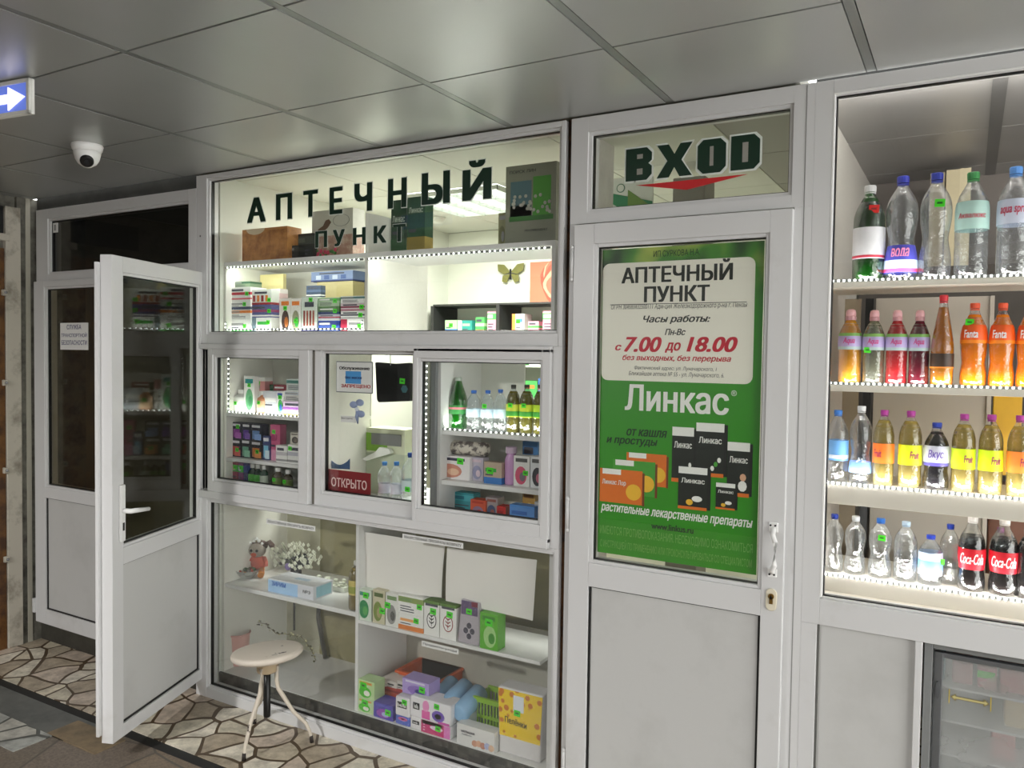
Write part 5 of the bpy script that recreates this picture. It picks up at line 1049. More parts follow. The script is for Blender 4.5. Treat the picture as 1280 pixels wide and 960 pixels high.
m_.build('petals', parent=f2); MB().prism([(-0.09, 0.0), (0.11, 0.0), (0.10, 0.02), (-0.08, 0.03)], -0.02, 0.03, mat((216, 220, 206), 0.6)).build('wrapping', parent=f2)
px = (336, 391, 728, 750); o, _ = carton('white and blue tissue carton in front of the flowers on the left shelf', px, 0.115, 0.13, (216, 218, 224), [(90, 150, 210), (120, 170, 220), (70, 120, 190)], 'plain', None, z0=L1, name='tissue_carton', rz=0.02)
x0, x1, zb, zt = rect(px, 0.115, L1); h_ = zt-zb; w_ = x1-x0
MB().box(-w_*0.5-0.0006, w_*0.16, -0.0006, 0.001, 0, h_*0.9, mat((168, 206, 242))).box(w_*0.5, w_*0.5+0.0006, 0.02, 0.12, h_*0.1, h_*0.9, mat((150, 200, 214))).box(-w_*0.1, w_*0.2, 0.05, 0.08, h_, h_+0.0008, mat((170, 190, 210))).build('blue_print', parent=o)
ctext(o, 'ЗИРИМ', 0.08, 0.4, 0.50, 0.84, px, 0.115, L1, mat((40, 100, 190)), 0.04); ctext(o, '№3', 0.78, 0.94, 0.4, 0.65, px, 0.115, L1, DARK, 0.01)
bottle('small oil bottle with pale cap at the right end of the left shelf', (431.5, 446.5, 703, 768), 0.098, L1, 'straight', ((190, 170, 100), 0.4), (226, 226, 220), (0.32, 0.62, (206, 190, 110), (0.36, 0.5, (150, 160, 70))), None)
# right shelf cartons
Y5 = 0.105
R5 = [((447, 464, 737, 777), 'green and white carton with a plant picture at the left end of the right shelf', (214, 226, 210), [(40, 140, 80), (90, 170, 90), (60, 140, 120)], 'pic', (0.6, 0.82), 0.05),
 ((466, 481, 738, 780), 'beige carton with a grass picture, second on the right shelf', (206, 200, 170), [(120, 140, 60), (170, 160, 110), (90, 110, 60)], 'pic', (0.8, 0.4), 0.05),
 ((482, 498, 742, 786), 'white carton with a grey bird drawing on the right shelf', (226, 226, 220), [(150, 150, 146), (90, 90, 88), (120, 150, 100)], 'pic', (0.15, 0.62), 0.05)]
for px, lab, base, cols, k, tg, d in R5: carton(lab, px, Y5, d, base, cols, k, tg, z0=L2, ts=0.03)
o, zz = carton('white carton with an orange fruit picture under its twin on the right shelf', (498, 529, 769, 796), Y5, 0.06, W1, [(220, 130, 60), (236, 170, 100), (60, 120, 90)], 'low', (0.72, 0.7), z0=L2, ts=0.026)
carton('white carton with a small green plant picture stacked on its twin', (498, 529, 745, 769), Y5, 0.06, W1, [(140, 160, 90), (120, 150, 90), (60, 120, 90)], 'band', (0.85, 0.5), z0=zz+0.0006, ts=0.026)
for px, lab, c in (((530, 549, 752, 800), 'white carton with black leaf emblem and green top on the right shelf', (40, 40, 40)), ((550, 570, 756, 806), 'white carton with red leaf emblem and green top on the right shelf', (150, 60, 60))):
    o, _ = carton(lab, px, Y5, 0.06, W1, [c], 'logo', (0.6, 0.72), z0=L2, ts=0.03); x0, x1, zb, zt = rect(px, Y5, L2)
    MB().box(-(x1-x0)/2-0.0006, (x1-x0)/2+0.0006, -0.0008, 0.0605, (zt-zb)*0.93, (zt-zb)+0.0008, mat((90, 130, 50), 0.5, noise=0.4, scale=60)).build('green_lid', parent=o)
px = (572, 601, 750, 811); x0, x1, zb, zt = rect(px, Y5, L2); w_, h_ = x1-x0, zt-zb
pk = MB().prism([(-w_*0.5, 0), (w_*0.45, 0), (w_*0.5, h_*0.3), (w_*0.42, h_*0.97), (-w_*0.36, h_)], 0, 0.07, mat((176, 170, 178), 0.35)).build('pouch', loc=((x0+x1)/2, Y5, L2), bevel=0.006); tag(pk, 'grey and violet pouch with four dark dots on the right shelf', 'pouch')
MB().box(-w_*0.34, w_*0.36, -0.001, 0.001, h_*0.66, h_*0.97, mat((96, 80, 116), 0.4, noise=0.5, scale=60)).box(w_*0.1, w_*0.36, -0.0014, 0.001, h_*0.86, h_*0.97, mat((120, 40, 60))).build('berry_print', parent=pk)
m_ = MB()
for a, b in ((0, 0.42), (-0.14, 0.30), (0.14, 0.30), (0, 0.18)): m_.prism([(a*w_+w_*0.1*math.cos(q*PI/6), b*h_+w_*0.11*math.sin(q*PI/6)) for q in range(12)], -0.0012, 0, mat((70, 70, 84)))
m_.build('dot_print', parent=pk); price(pk, 0.0, h_*0.74, y=-0.002, s=0.026)
px = (600, 622, 767, 812); o, _ = carton('bright green carton at the right end of the right shelf', px, Y5-0.008, 0.06, (90, 176, 40), [(160, 206, 130), (60, 140, 40), (60, 140, 40)], 'pic', (0.5, 0.75), z0=L2, ts=0.034)
# floor of the cabinet
YF = 0.10
o, zz = carton('green and white small packet, lower of the two at the left of the cabinet floor', (447, 467, 874, 900), YF, 0.07, (196, 220, 170), [(80, 190, 50), (240, 240, 230), (220, 150, 60)], 'pic', (0.45, 0.7), z0=L3, name='hygiene_packet', cat='packet', ts=0.035)
carton('green and white small packet, upper of the two at the left of the cabinet floor', (447, 468, 851, 874), YF, 0.07, (190, 220, 160), [(80, 190, 50), (240, 240, 230), (220, 150, 60)], 'pic', (0.35, 0.7), z0=zz+0.001, name='hygiene_packet', cat='packet', ts=0.035)
px = (467, 491, 880, 912); o, _ = carton('violet and blue small packet right of the green packets', px, YF-0.005, 0.08, (80, 70, 170), [(150, 80, 180), (180, 190, 230), (90, 90, 190)], 'pic', (0.75, 0.5), z0=L3, name='hygiene_packet', cat='packet', ts=0.03)
o, zz = carton('red-brown carton under the white cartons in the cabinet', (472, 502, 862, 910), 0.19, 0.10, (150, 60, 50), [(190, 80, 60), (210, 110, 80), (190, 80, 60)], 'band', None, z0=L3)
for i, (a, b, wh) in enumerate(((470, 483, 'left'), (483.5, 496, 'middle'), (496.5, 508, 'right'))):
    carton('slim white carton with black print lying on the red-brown carton, %s one' % wh, (a, b, 852, 861), 0.19, 0.12, (222, 214, 206), [(190, 70, 60), (60, 60, 60)], 'low', None, z0=zz+0.0006, group='slim white cartons')
def pads(lab, px, z0, base, cols, words, tg, y=YF-0.01, d=0.09):
    x0, x1, zb, zt = rect(px, y, z0); w, h = x1-x0, zt-zb
    o = MB().box(-w/2, w/2, 0, d, 0, h, mat(base, 0.3)).build('pad_packet', loc=((x0+x1)/2, y, zb), bevel=0.006); tag(o, lab, 'packet', 'pad packets')
    m_ = MB()
    for a, b, c, d_, cc, sh in cols:
        if sh: m_.prism([((a+b)/2*w+(b-a)/2*w*math.cos(q*PI/9), (c+d_)/2*h+(d_-c)/2*h*math.sin(q*PI/9)) for q in range(18)], -0.0012, 0, mat(cc, 0.35))
        else: m_.box(a*w, b*w, -0.0008, 0, c*h, d_*h, mat(cc, 0.35))
    m_.build('printed_field', parent=o)
    if words: 
        m2 = MB().box(words[1]*w, words[2]*w, -0.0014, 0, words[3]*h, words[4]*h, mat((30, 30, 34))).build('name_field', parent=o); text('printed_name', words[0], (words[1]+0.03)*w, (words[2]-0.03)*w, (words[3]+0.06)*h, (words[4]-0.06)*h, -0.0016, WHITE, m2, bold=0.02)
    if tg: price(o, tg[0]*w, tg[1]*h, y=-0.002, s=0.026)
    return o, zb+h
MGp, VIO, PKp = (206, 50, 120), (110, 80, 180), (230, 130, 200)
o, z_a = pads('blue and pink half-width pad packet at the lower left of the pad stack', (494, 512, 896, 922), L3, (90, 110, 200), [(-0.3, 0.35, 0.55, 0.95, (220, 120, 170), 1), (-0.1, 0.15, 0.68, 0.85, (240, 190, 210), 1)], None, None)
pads('white half-width pad packet with black name at the upper left of the pad stack', (494, 512, 872, 895), z_a+0.001, (232, 230, 232), [], ('bella', -0.34, 0.3, 0.45, 0.75), (0.15, 0.78))
o, z_b = pads('magenta and white pad packet at the bottom of the pad stack', (512.5, 563, 902, 936), L3, (232, 230, 232), [(-0.22, 0.34, 0.02, 0.98, MGp, 0), (0.34, 0.49, 0.02, 0.98, PKp, 0), (0.0, 0.32, 0.4, 0.75, (236, 210, 230), 1), (-0.20, 0.30, 0.72, 1.0, (170, 40, 90), 0), (-0.17, -0.12, 0.62, 0.72, (240, 180, 210), 1), (-0.17, -0.12, 0.4, 0.5, (240, 180, 210), 1), (-0.17, -0.12, 0.18, 0.28, (240, 180, 210), 1)], ('bella', -0.44, -0.27, 0.45, 0.72), (0.2, 0.6))
pads('white pad packet with a violet ring on top of the magenta one', (512.5, 563, 876, 904), z_b+0.001, (234, 232, 236), [(-0.2, 0.0, 0.05, 0.45, (226, 90, 170), 0), (0.05, 0.36, 0.08, 0.6, VIO, 1), (0.12, 0.28, 0.2, 0.46, (220, 200, 235), 1), (-0.18, -0.02, 0.4, 0.95, (236, 150, 200), 1), (0.2, 0.48, 0.0, 0.12, (206, 80, 170), 0)], ('bella', -0.42, -0.26, 0.4, 0.72), (0.17, 0.8))
zz = onY(520, 872, 0.14).z
px = (503, 536, 851, 871); x0, x1, zb, zt = rect(px, 0.12, zz+0.012); 
carton('lilac pad packet with a green sticker lying on the pad stack', px, 0.12, 0.08, (176, 156, 216), [(140, 110, 190), (60, 60, 130), (220, 215, 235)], 'pic', (0.75, 0.5), z0=onY(520, 870, 0.12).z, name='pad_packet', cat='packet', group='pad packets', ts=0.03)
# orange basket, blue rolls, green basket
x0, x1, zb, zt = rect((503, 556, 838, 858), 0.30)
ob = empty('plastic_basket', ((x0+x1)/2, 0.34, L3), 'orange plastic basket at the back of the cabinet floor', 'basket'); w_ = (x1-x0)/2; OB = mat((226, 96, 40), 0.4); H_ = zt-L3-0.01
m_ = MB(); m_.box(-w_*0.85, w_*0.85, -0.05, 0.09, 0, 0.006, OB)
for a, b, c, d in ((-w_, w_, -0.07, -0.064), (-w_, w_, 0.10, 0.106), (-w_, -w_+0.006, -0.07, 0.1), (w_-0.006, w_, -0.07, 0.1)): m_.box(a, b, c, d, 0.0, H_, OB)
m_.build('body', parent=ob); MB().box(-w_-0.01, w_+0.01, -0.085, -0.06, H_-0.012, H_, OB).box(-w_-0.01, w_+0.01, 0.1, 0.115, H_-0.012, H_, OB).box(-w_-0.01, -w_+0.01, -0.06, 0.1, H_-0.012, H_, OB).box(w_-0.01, w_+0.01, -0.06, 0.1, H_-0.012, H_, OB).build('rim', parent=ob, bevel=0.003)
BF_ = mat((140, 180, 214), 0.25, noise=0.15, scale=20, bump=0.4, name='blue_film')
for i, (u, v, y_, wh) in enumerate(((549, 868, 0.22, 'left'), (566, 872, 0.20, 'middle'), (583, 880, 0.18, 'right'))):
    p = onY(u, v, y_); r_ = 0.040
    o = MB().tube([(0, -0.06, -0.02), (0, -0.05, -0.02), (0, 0.10, 0.01), (0, 0.11, 0.01)], [r_*0.6, r_, r_, r_*0.6], BF_, 22).build('film_roll', loc=tuple(p)); tag(o, 'pale blue wrapped roll, %s of three behind the pad stack' % wh, 'roll', 'pale blue rolls')
m_ = tag(MB().box(onY(545, 900, 0.18).x, onY(592, 900, 0.18).x, 0.15, 0.31, L3, L3+0.09, mat((190, 200, 210))).build('low_carton'), 'pale carton carrying the blue rolls', 'box')
x0, x1, zb, zt = rect((593, 622, 874, 908), 0.205, L3); w_ = (x1-x0)
gb = empty('plastic_basket', (x0, 0.205, L3), 'lime green slatted plastic basket beside the yellow packet', 'basket'); GB = mat((150, 196, 50), 0.4); H_ = zt-zb; LB = w_+0.10
m_ = MB(); m_.box(0, LB, 0, 0.12, 0, 0.005, GB)
for i in range(15):
    m_.box(i*LB/14-0.0025, i*LB/14+0.0025, 0, 0.003, 0.02, H_-0.02, GB); m_.box(i*LB/14-0.0025, i*LB/14+0.0025, 0.117, 0.12, 0.02, H_-0.02, GB)
for z in (0, H_*0.45, H_-0.02): m_.box(0, LB, -0.001, 0.003, z, z+(0.012 if z == H_*0.45 else 0.02), GB); m_.box(0, LB, 0.117, 0.121, z, z+(0.012 if z == H_*0.45 else 0.02), GB)
m_.box(-0.001, 0.003, 0, 0.12, 0, H_, GB); m_.box(LB-0.003, LB, 0, 0.12, 0, H_, GB); m_.build('body', parent=gb); MB().box(-0.006, LB+0.006, -0.006, 0.006, H_-0.006, H_+0.002, GB).box(-0.006, LB+0.006, 0.114, 0.126, H_-0.006, H_+0.002, GB).build('rim', parent=gb)
px = (571, 618, 910, 950); o, _ = carton('white nappy packet with a smiling family picture before the green basket', px, YF-0.012, 0.05, (222, 222, 220), [(200, 150, 130), (226, 190, 170), (180, 170, 200)], 'plain', None, z0=L3, name='nappy_packet', cat='packet')
x0, x1, zb, zt = rect(px, YF-0.012, L3); w_, h_ = x1-x0, zt-zb
m_ = MB()
for i, cc in enumerate(((206, 150, 124), (220, 170, 140), (190, 130, 110), (180, 186, 220), (226, 190, 160))): m_.prism([(w_*(-0.02+0.11*i)+w_*0.075*math.cos(q*PI/6), h_*(0.22+0.04*(i % 2))+h_*0.16*math.sin(q*PI/6)) for q in range(12)], -0.001-0.0002*i, 0, mat(cc))
m_.build('family_picture', parent=o); ctext(o, 'МАЛЫШАМ', 0.12, 0.48, 0.62, 0.74, px, YF-0.012, L3, mat((40, 40, 70)), 0.02); ctext(o, 'пелёнки', 0.14, 0.4, 0.5, 0.58, px, YF-0.012, L3, mat((90, 90, 110)), 0.01)
# yellow packet
q4 = [onY(u, v, 0.115) for u, v in ((623, 951), (675, 960), (679, 874), (622, 857))]; xm = (q4[0].x+q4[1].x)/2
zt2 = q4[3].z; hh = zt2-L3
yp = MB().prism([(q4[0].x-xm, 0), (q4[1].x-xm, 0), (q4[2].x-xm, q4[2].z-L3+0.01), (q4[3].x-xm, q4[3].z-L3)], 0, 0.085, mat((216, 214, 214), 0.3)).build('nappy_packet', loc=(xm, 0.115, L3), bevel=0.008); tag(yp, 'tall yellow and white packet reading Пелёнки at the right end of the cabinet floor', 'packet')
wl, wr = q4[0].x-xm, q4[1].x-xm
YM = bpy.data.materials.new('yellow_pattern'); YM.use_nodes = True; nt = YM.node_tree; b = nt.nodes['Principled BSDF']; tc = nt.nodes.new('ShaderNodeTexCoord'); vo = nt.nodes.new('ShaderNodeTexVoronoi'); vo.inputs['Scale'].default_value = 28
r_ = nt.nodes.new('ShaderNodeValToRGB'); e = r_.color_ramp.elements; e[0].position = 0.28; e[0].color = (*lin((206, 120, 20)), 1); e[1].position = 0.36; e[1].color = (*lin((242, 206, 20)), 1)
nt.links.new(tc.outputs['Object'], vo.inputs['Vector']); nt.links.new(vo.outputs['Distance'], r_.inputs['Fac']); nt.links.new(r_.outputs['Color'], b.inputs['Base Color']); b.inputs['Roughness'].default_value = 0.3
m_ = MB(); m_.prism([(wl+0.004, hh*0.27), (wr-0.002, hh*0.27), (q4[2].x-xm-0.003, q4[2].z-L3+0.004), (q4[3].x-xm+0.004, hh-0.006)], -0.001, 0.002, YM); m_.build('yellow_field', parent=yp)
MB().box(-0.028, 0.018, -0.0016, 0, hh*0.68, hh*0.92, mat((226, 232, 240))).build('white_field', parent=yp); price(yp, -0.010, hh*0.66, y=-0.003, s=0.028)
text('printed_name', 'Пелёнки', wl+0.028, wl+0.125, hh*0.48, hh*0.58, -0.0018, DARK, yp, bold=0.02, slope=-0.06)
# pink bucket and garland, blue thing under the shelf
bk = empty('plastic_bucket', (onY(297, 820, 0.19).x, 0.19, L3), 'translucent pink plastic bucket at the back left of the low cabinet', 'bucket')
MB().lathe([(0.044, 0), (0.048, 0.006), (0.060, 0.155)], mat((226, 176, 166), 0.4), 32, cap=False).lathe([(0.0005, 0.002), (0.044, 0.003)], mat((226, 176, 166), 0.4), 32, cap=False).build('body', parent=bk); MB().lathe([(0.060, 0.15), (0.064, 0.152), (0.064, 0.158), (0.060, 0.16)], mat((214, 164, 156), 0.4), 32, cap=False).build('rim', parent=bk)
gl = empty('garland', (-2.9, 0.3, L3), 'thin trailing garland of tiny leaves strung across the lower left of the low cabinet', 'garland'); rnd = random.Random(11)
gp = [onY(u, v, 0.30) for u, v in ((283, 777), (300, 780), (318, 777), (332, 780), (345, 792), (362, 793), (378, 797), (388, 810), (395, 826))]
gp = [Vector((p.x+2.9, 0, p.z-L3)) for p in gp]
MB().tube(gp, 0.0015, mat((120, 110, 70)), 6).build('stem', parent=gl); m_ = MB()
for i in range(70):
    t = rnd.uniform(0, len(gp)-1.001); k = int(t); p = gp[k].lerp(gp[k+1], t-k); m_.ball((p.x+rnd.uniform(-.008, .008), rnd.uniform(-.008, .008), p.z+rnd.uniform(-.010, .008)), rnd.uniform(0.003, 0.006), mat([(90, 90, 50), (210, 206, 160), (70, 60, 44)][i % 3]), (1.3, 0.6, 0.8), 6, 5)
m_.build('leaves', parent=gl)

# ================================================================== drinks shelves
DK = empty('drinks_cabinet', (0, 0, 0), 'tall white drinks cabinet with four lit shelves behind the right window', 'cabinet')
XE = 1.2
SH = ((1.897, 0.018), (1.582, 0.022), (1.272, 0.062), (0.985, 0.055))
CW = mat((226, 220, 208), 0.4, noise=0.03, name='cream_shelf')
for z, t in SH:
    part(DK, 'shelf', -0.40, XE, 0.10, 0.40, z-t, z, CW); led(DK, -0.395, XE-0.02, 0.098, z+0.003, 0.0155, LEDH if z < 1.4 else LEDM, 0.0033 if z < 1.4 else 0.0028)
part(DK, 'side_panel', -0.412, -0.40, 0.10, 0.62, 0.86, 1.90, mat((196, 188, 178))); 
BP = mat((170, 162, 150), 0.5, noise=0.04, scale=6, name='taupe_back_panel')
part(DK, 'back_panel', -0.40, -0.345, 0.60, 0.612, 0.86, 1.88, mat((140, 126, 104), 0.5)); part(DK, 'back_panel', -0.296, 0.055, 0.60, 0.612, 0.86, 1.88, BP); part(DK, 'upright', -0.330, -0.303, 0.59, 0.60, 0.86, 1.88, BLACK)
part(DK, 'upright', 0.055, 0.068, 0.59, 0.61, 0.86, 1.88, mat((180, 172, 160)))
part(DK, 'sill', -0.40, XE, 0.062, 0.10, 0.90, 0.935, CW)
tag(MB().box(0.075, 0.16, 0.66, 0.70, 1.27, 1.56, mat((206, 160, 30), 0.5)).build('yellow_carton', bevel=0.003), 'yellow carton standing behind the middle drinks shelves at the right edge', 'box')
tag(MB().box(0.072, 0.35, 0.66, 0.90, 0.6, 1.22, mat((110, 66, 44), 0.5, noise=0.15)).build('wooden_crate', bevel=0.004), 'brown wooden crate behind the lowest drinks at the right edge', 'crate')
for i, (a, b, c, t, bt, lab) in enumerate(((1163, 1181, (150, 138, 112), 216, 232, 'left'), (1183, 1200, (196, 184, 150), 212, 231, 'middle'), (1200, 1214, (206, 194, 160), 210, 230, 'right'))):
    x0, x1, zb, zt = rect((a, b, t, bt), 1.2); tag(MB().box(x0, x1, 1.2, 1.4, 2.05, zt, mat(c, 0.6)).build('cardboard_box'), 'beige cardboard box stored at the back above the bottles, %s of three' % lab, 'box', 'boxes at the back')
tag(MB().box(-0.42, 0.55, 1.18, 1.45, 1.3, 2.048, mat((64, 58, 52), 0.7)).build('storage_rack'), 'dark storage rack behind the top row of drinks', 'rack')
D1, D2, D3, D4 = 1.8975, 1.5825, 1.2725, 0.9855; YD = 0.135
bottle('green bottle with white label and red price sticker in the top drinks row', (1064, 1105, 229, 350), YD, D1, 'beer', ((30, 96, 30), 0.12), (226, 226, 226), (0.24, 0.56, (226, 226, 230), (0.25, 0.275, (200, 60, 80))), (0.35, 0.74), tgc=RED, base=CL)
bottle('waisted clear water bottle with blue and pink label in the top drinks row', (1105, 1147, 217, 351), YD, D1, 'hour', None, (40, 50, 170), (0.08, 0.34, (80, 80, 190), (0.09, 0.12, (220, 70, 120)), (0.12, 0.20, (190, 210, 240))), None, ('вода', 0.2, 0.31, (236, 140, 180), 0.6, 0.25))
bottle('clear water bottle with green price sticker and small dark emblem in the top drinks row', (1148, 1190, 213, 351), YD, D1, 'hour', None, (30, 50, 160), None, (0.25, 0.70), ('Аква', 0.13, 0.2, (230, 230, 240), 0.5, 0.2) if False else None)
bottle('clear water bottle with pale mint label and red word in the top drinks row', (1193, 1237, 212, 350), YD, D1, 'straight', None, (50, 140, 70), (0.46, 0.72, (186, 222, 214)), None, ('Аквалюкс', 0.56, 0.61, (206, 70, 90), 0.85, 0.15))
bottle('tall clear water bottle with pale label at the right edge of the top drinks row', (1246, 1292, 205, 352), YD, D1, 'straight', None, (90, 150, 225), (0.48, 0.70, (206, 212, 232)), None, ('aqua spring', 0.55, 0.65, (206, 70, 100), 0.9, 0.2))
SP = (206, 150, 156)
def fruit(i, a, b, t, lc, tr, nm, fl):
    bottle('%s drink bottle with pink sports cap, %s in the second drinks row' % (nm, fl), (a, b, t, 477), YD, D2, 'sport', (lc, tr), SP, (0.46, 0.68, (170, 190, 190), (0.50, 0.64, (176, 160, 206)), (0.64, 0.68, (130, 180, 90))), (-0.45, 0.46) if i == 1 else None, ('Aqua', 0.52, 0.62, (200, 60, 130), 0.5, 0.25), group='sports-cap drinks')
fruit(0, 1046, 1076, 386, (226, 160, 40), 0.05, 'orange-yellow', 'first'); fruit(1, 1077, 1105, 387, (190, 190, 170), 0.75, 'clear', 'second'); fruit(2, 1106, 1134, 387, (206, 40, 46), 0.08, 'bright red', 'third'); fruit(3, 1135, 1162, 387, (110, 16, 40), 0.06, 'dark red', 'fourth')
bottle('cone-shaped amber tea bottle with red cap and black label in the second row', (1163, 1193, 368, 478), YD-0.01, D2, 'cone', ((206, 132, 20), 0.12), (200, 30, 46), (0.20, 0.36, (50, 34, 22), (0.20, 0.215, (200, 120, 30))), None, None)
fo = [(1200, 1235, 378, 'first'), (1236, 1270, 378, 'second'), (1271, 1305, 378, 'third')]
for i, (a, b, t, wh) in enumerate(fo):
    bottle('orange soda bottle, %s of three in the second drinks row' % wh, (a, b, t, 481), YD, D2, 'cola', ((250, 150, 10), 0.06), (236, 90, 50), (0.52, 0.74, (246, 96, 20), (0.52, 0.56, (250, 140, 20))), (-0.35, 0.77) if i == 0 else None, ('Fanta', 0.585, 0.68, (250, 250, 250), 0.55, 0.1, -0.25), group='orange soda bottles')
bottle('clear water bottle with blue-white label at the left of the third row', (1031, 1059, 513, 598), YD, D3, 'straight', None, (60, 130, 220), (0.30, 0.58, (110, 170, 230), (0.32, 0.38, (210, 225, 240))), None)
bottle('clear water bottle with white cap and small blue label in the third drinks row', (1060, 1089, 508, 600), YD, D3, 'hour', None, (236, 240, 246), (0.14, 0.28, (120, 160, 226)), None)
for i, (a, b, t, lab, nm, wc) in enumerate(((1090, 1117, 513, (242, 120, 40), 'orange', 0), (1122, 1152, 514, (216, 226, 30), 'lime yellow', 1), (1189, 1220, 518, (200, 222, 30), 'lime yellow', 2), (1223, 1255, 519, (200, 222, 30), 'lime yellow', 3), (1259, 1291, 520, (236, 130, 50), 'orange', 4))):
    wh = ('first in the third row', 'left of the dark soda bottle', 'right of the dark soda', 'last but one', 'at the picture edge')[i]
    bottle('golden soda bottle with purple cap and %s label, %s' % (nm, wh), (a, b, t, 605), YD, D3, 'straight', ((206, 190, 120), 0.6), (170, 50, 150), (0.30, 0.56, lab), None, ('Fruit', 0.38, 0.48, (150, 40, 90), 0.4, 0.2, 0.45 if i else -0.5), group='purple-cap sodas')
bottle('dark soda bottle with blue cap and white-blue label in the third drinks row', (1153, 1187, 529, 604), YD, D3, 'cola', ((22, 16, 22), 0.0), (30, 60, 170), (0.36, 0.66, (214, 216, 232), (0.36, 0.41, (80, 70, 160))), None, ('Вкус', 0.45, 0.6, (110, 90, 170), 0.6, 0.2))
W4 = [((1029, 1053, 644, 715), (30, 60, 170), 'hour', 'dark blue', 'first at the left end'), ((1054, 1081, 647, 718), (232, 236, 240), 'hour', 'white', 'second'), ((1084, 1114, 650, 722), (40, 110, 200), 'hour', 'mid blue', 'third with a green sticker'), ((1116, 1146, 654, 726), (190, 214, 236), 'straight', 'pale blue', 'fourth'), ((1174, 1200, 657, 733), (30, 60, 170), 'straight', 'royal blue', 'sixth behind the short bottle')]
for i, (px, cap, k, nm, wh) in enumerate(W4):
    bottle('small water bottle with %s cap, %s in the lowest row' % (nm, wh), px, YD if i != 4 else YD+0.045, D4, k, None, cap, None, (0.2, 0.70) if i == 2 else None, group='small water bottles in the lowest row')
bottle('short squat water bottle with blue cap and blue-white label in the lowest drinks row', (1147, 1178, 671, 731), YD, D4, 'beer', None, (40, 70, 200), (0.2, 0.66, (190, 206, 232), (0.3, 0.5, (110, 160, 220))), (0.85, 0.5))
for i, (a, b, t, wh) in enumerate(((1197, 1233, 648, 'left'), (1236, 1275, 651, 'right'))):
    bottle('cola bottle with red label and white cap, %s one of the pair' % wh, (a, b, t, 742), YD-0.01, D4, 'cola', ((18, 8, 6), 0.0), (236, 232, 230), (0.30, 0.58, (206, 20, 40)), None, ('Coca-Cola', 0.38, 0.52, (248, 248, 248), 0.9, 0.35), fill=0.74, group='cola bottles')
bottle('purple-capped bottle standing behind the cola bottles', (1238, 1262, 661, 738), YD+0.09, D4, 'straight', ((60, 44, 40), 0.2), (150, 40, 130), None, None)
bottle('light blue capped bottle at the right edge of the lowest drinks row', (1271, 1298, 663, 746), YD, D4, 'straight', ((30, 24, 24), 0.1), (90, 170, 210), None, None)

# ================================================================== glass-front cooler
FR = empty('drinks_cooler', (-0.088, 0.05, 0), 'grey glass-fronted cooler with sliding doors under the drinks window at the right edge', 'cooler')
FG = mat((140, 142, 142), 0.4, 0.3, name='cooler_grey'); CI = mat((196, 198, 198), 0.5, name='cooler_lining')
def fp_(n, x0, x1, y0, y1, z0, z1, m): return MB().box(x0+0.088, x1+0.088, y0-0.05, y1-0.05, z0, z1, m).build(n, parent=FR, bevel=0.002)
fp_('door_frame', -0.088, -0.066, 0.05, 0.10, 0.0, 0.848, FG); fp_('door_frame', -0.066, 0.95, 0.05, 0.10, 0.826, 0.848, FG)
sd = fp_('sliding_door', -0.062, -0.040, 0.064, 0.085, 0.02, 0.814, mat((112, 114, 116), 0.4, 0.4)); fp_('sliding_door', -0.040, 0.90, 0.064, 0.085, 0.800, 0.814, mat((112, 114, 116), 0.4, 0.4))
MB().box(0.046, 1.0, 0.022, 0.026, 0.02, 0.80, pane_mat('misted_glass', (0.9, 0.9, 0.9), dirt=0.5)).build('glass_pane', parent=FR)
MB().prism([(0.037+0.006*math.cos(q*PI/8), 0.705+0.026*math.sin(q*PI/8)) for q in range(16)], 0.008, 0.0142, mat((90, 92, 94), 0.4)).build('recessed_handle', parent=FR)
fp_('housing', -0.06, 0.98, 0.47, 0.50, 0.02, 0.84, CI); fp_('housing', -0.085, -0.062, 0.10, 0.50, 0.02, 0.84, CI); fp_('housing', -0.06, 0.98, 0.10, 0.50, 0.828, 0.84, mat((70, 72, 70), 0.5))
for z in (0.70, 0.60, 0.50, 0.38): fp_('shelf', -0.06, 0.98, 0.12, 0.46, z-0.008, z, mat((214, 216, 216), 0.5))
ar = MB(); AY = 0.0215; YA = mat((206, 180, 60), 0.5)
p0 = onY(1186, 870, 0.07); p1 = onY(1239, 881, 0.07); xa, xb, za = p0.x+0.088, p1.x+0.088, (p0.z+p1.z)/2
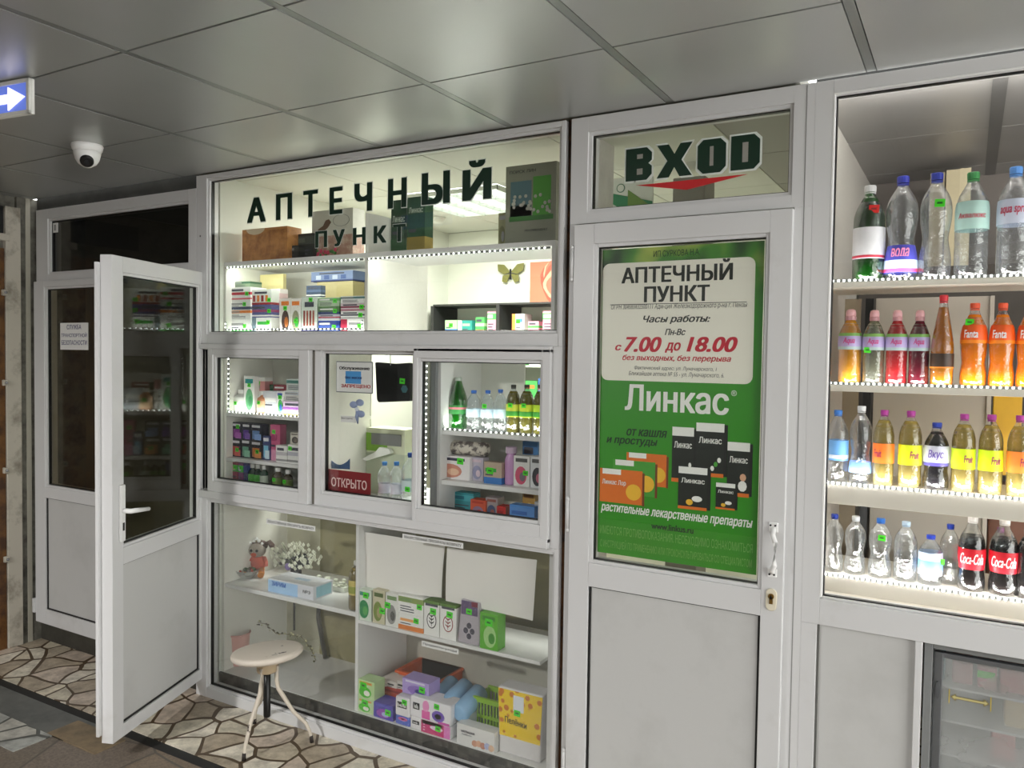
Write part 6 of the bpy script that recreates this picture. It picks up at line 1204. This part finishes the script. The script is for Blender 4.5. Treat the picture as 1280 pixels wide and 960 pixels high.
ar.box(xa, xa+0.002, AY-0.001, AY, za-0.02, za+0.02, YA).box(xb-0.002, xb, AY-0.001, AY, za-0.02, za+0.02, YA).prism([(xa+0.004, za), (xa+0.018, za+0.011), (xa+0.018, za+0.004), (xb-0.018, za+0.004), (xb-0.018, za+0.011), (xb-0.004, za), (xb-0.018, za-0.011), (xb-0.018, za-0.004), (xa+0.018, za-0.004), (xa+0.018, za-0.011)], AY-0.001, AY, mat((120, 104, 50), 0.5))
ar.prism([(xa+0.008, za), (xa+0.016, za+0.007), (xa+0.016, za+0.0025), (xb-0.016, za+0.0025), (xb-0.016, za+0.007), (xb-0.008, za), (xb-0.016, za-0.007), (xb-0.016, za-0.0025), (xa+0.016, za-0.0025), (xa+0.016, za-0.007)], AY-0.0014, AY, mat((196, 186, 130), 0.5))
ar.build('arrow_sticker', parent=FR)
cl = [((206, 120, 130), 'pink'), ((120, 170, 180), 'pale teal'), ((220, 150, 140), 'salmon'), ((200, 110, 120), 'rose')]
for i, (u0, u1, v0, v1, c, lab) in enumerate(((1171, 1182, 818, 836, (90, 150, 160), 'small teal tub at the top left inside the misted cooler'), (1190, 1216, 828, 846, (214, 160, 160), 'pink packet on the top shelf inside the misted cooler'), (1222, 1246, 834, 852, (206, 150, 150), 'rosy packet with a green sticker on the top shelf inside the misted cooler'), (1250, 1285, 838, 860, (196, 130, 130), 'red-pink packet at the right of the top cooler shelf'), (1256, 1290, 876, 892, (210, 190, 150), 'beige packet on the second cooler shelf'), (1240, 1270, 905, 918, (206, 140, 140), 'pink packet on the third cooler shelf'))):
    zs = 0.7005 if i < 4 else 0.6005 if i == 4 else 0.5005
    x0, x1, zb, zt = rect((u0, u1, v0, v1), 0.16, zs); o = MB().box(x0, x1, 0.16, 0.26, zs, min(max(zt, zs+0.03), zs+0.085), mat(c, 0.5)).build('chilled_packet', bevel=0.004); tag(o, lab, 'packet')
    if i == 2: MB().box((x0+x1)/2-0.025, (x0+x1)/2+0.02, 0.158, 0.16, zs+0.03, zs+0.05, GREEN).build('price_tag', parent=o)
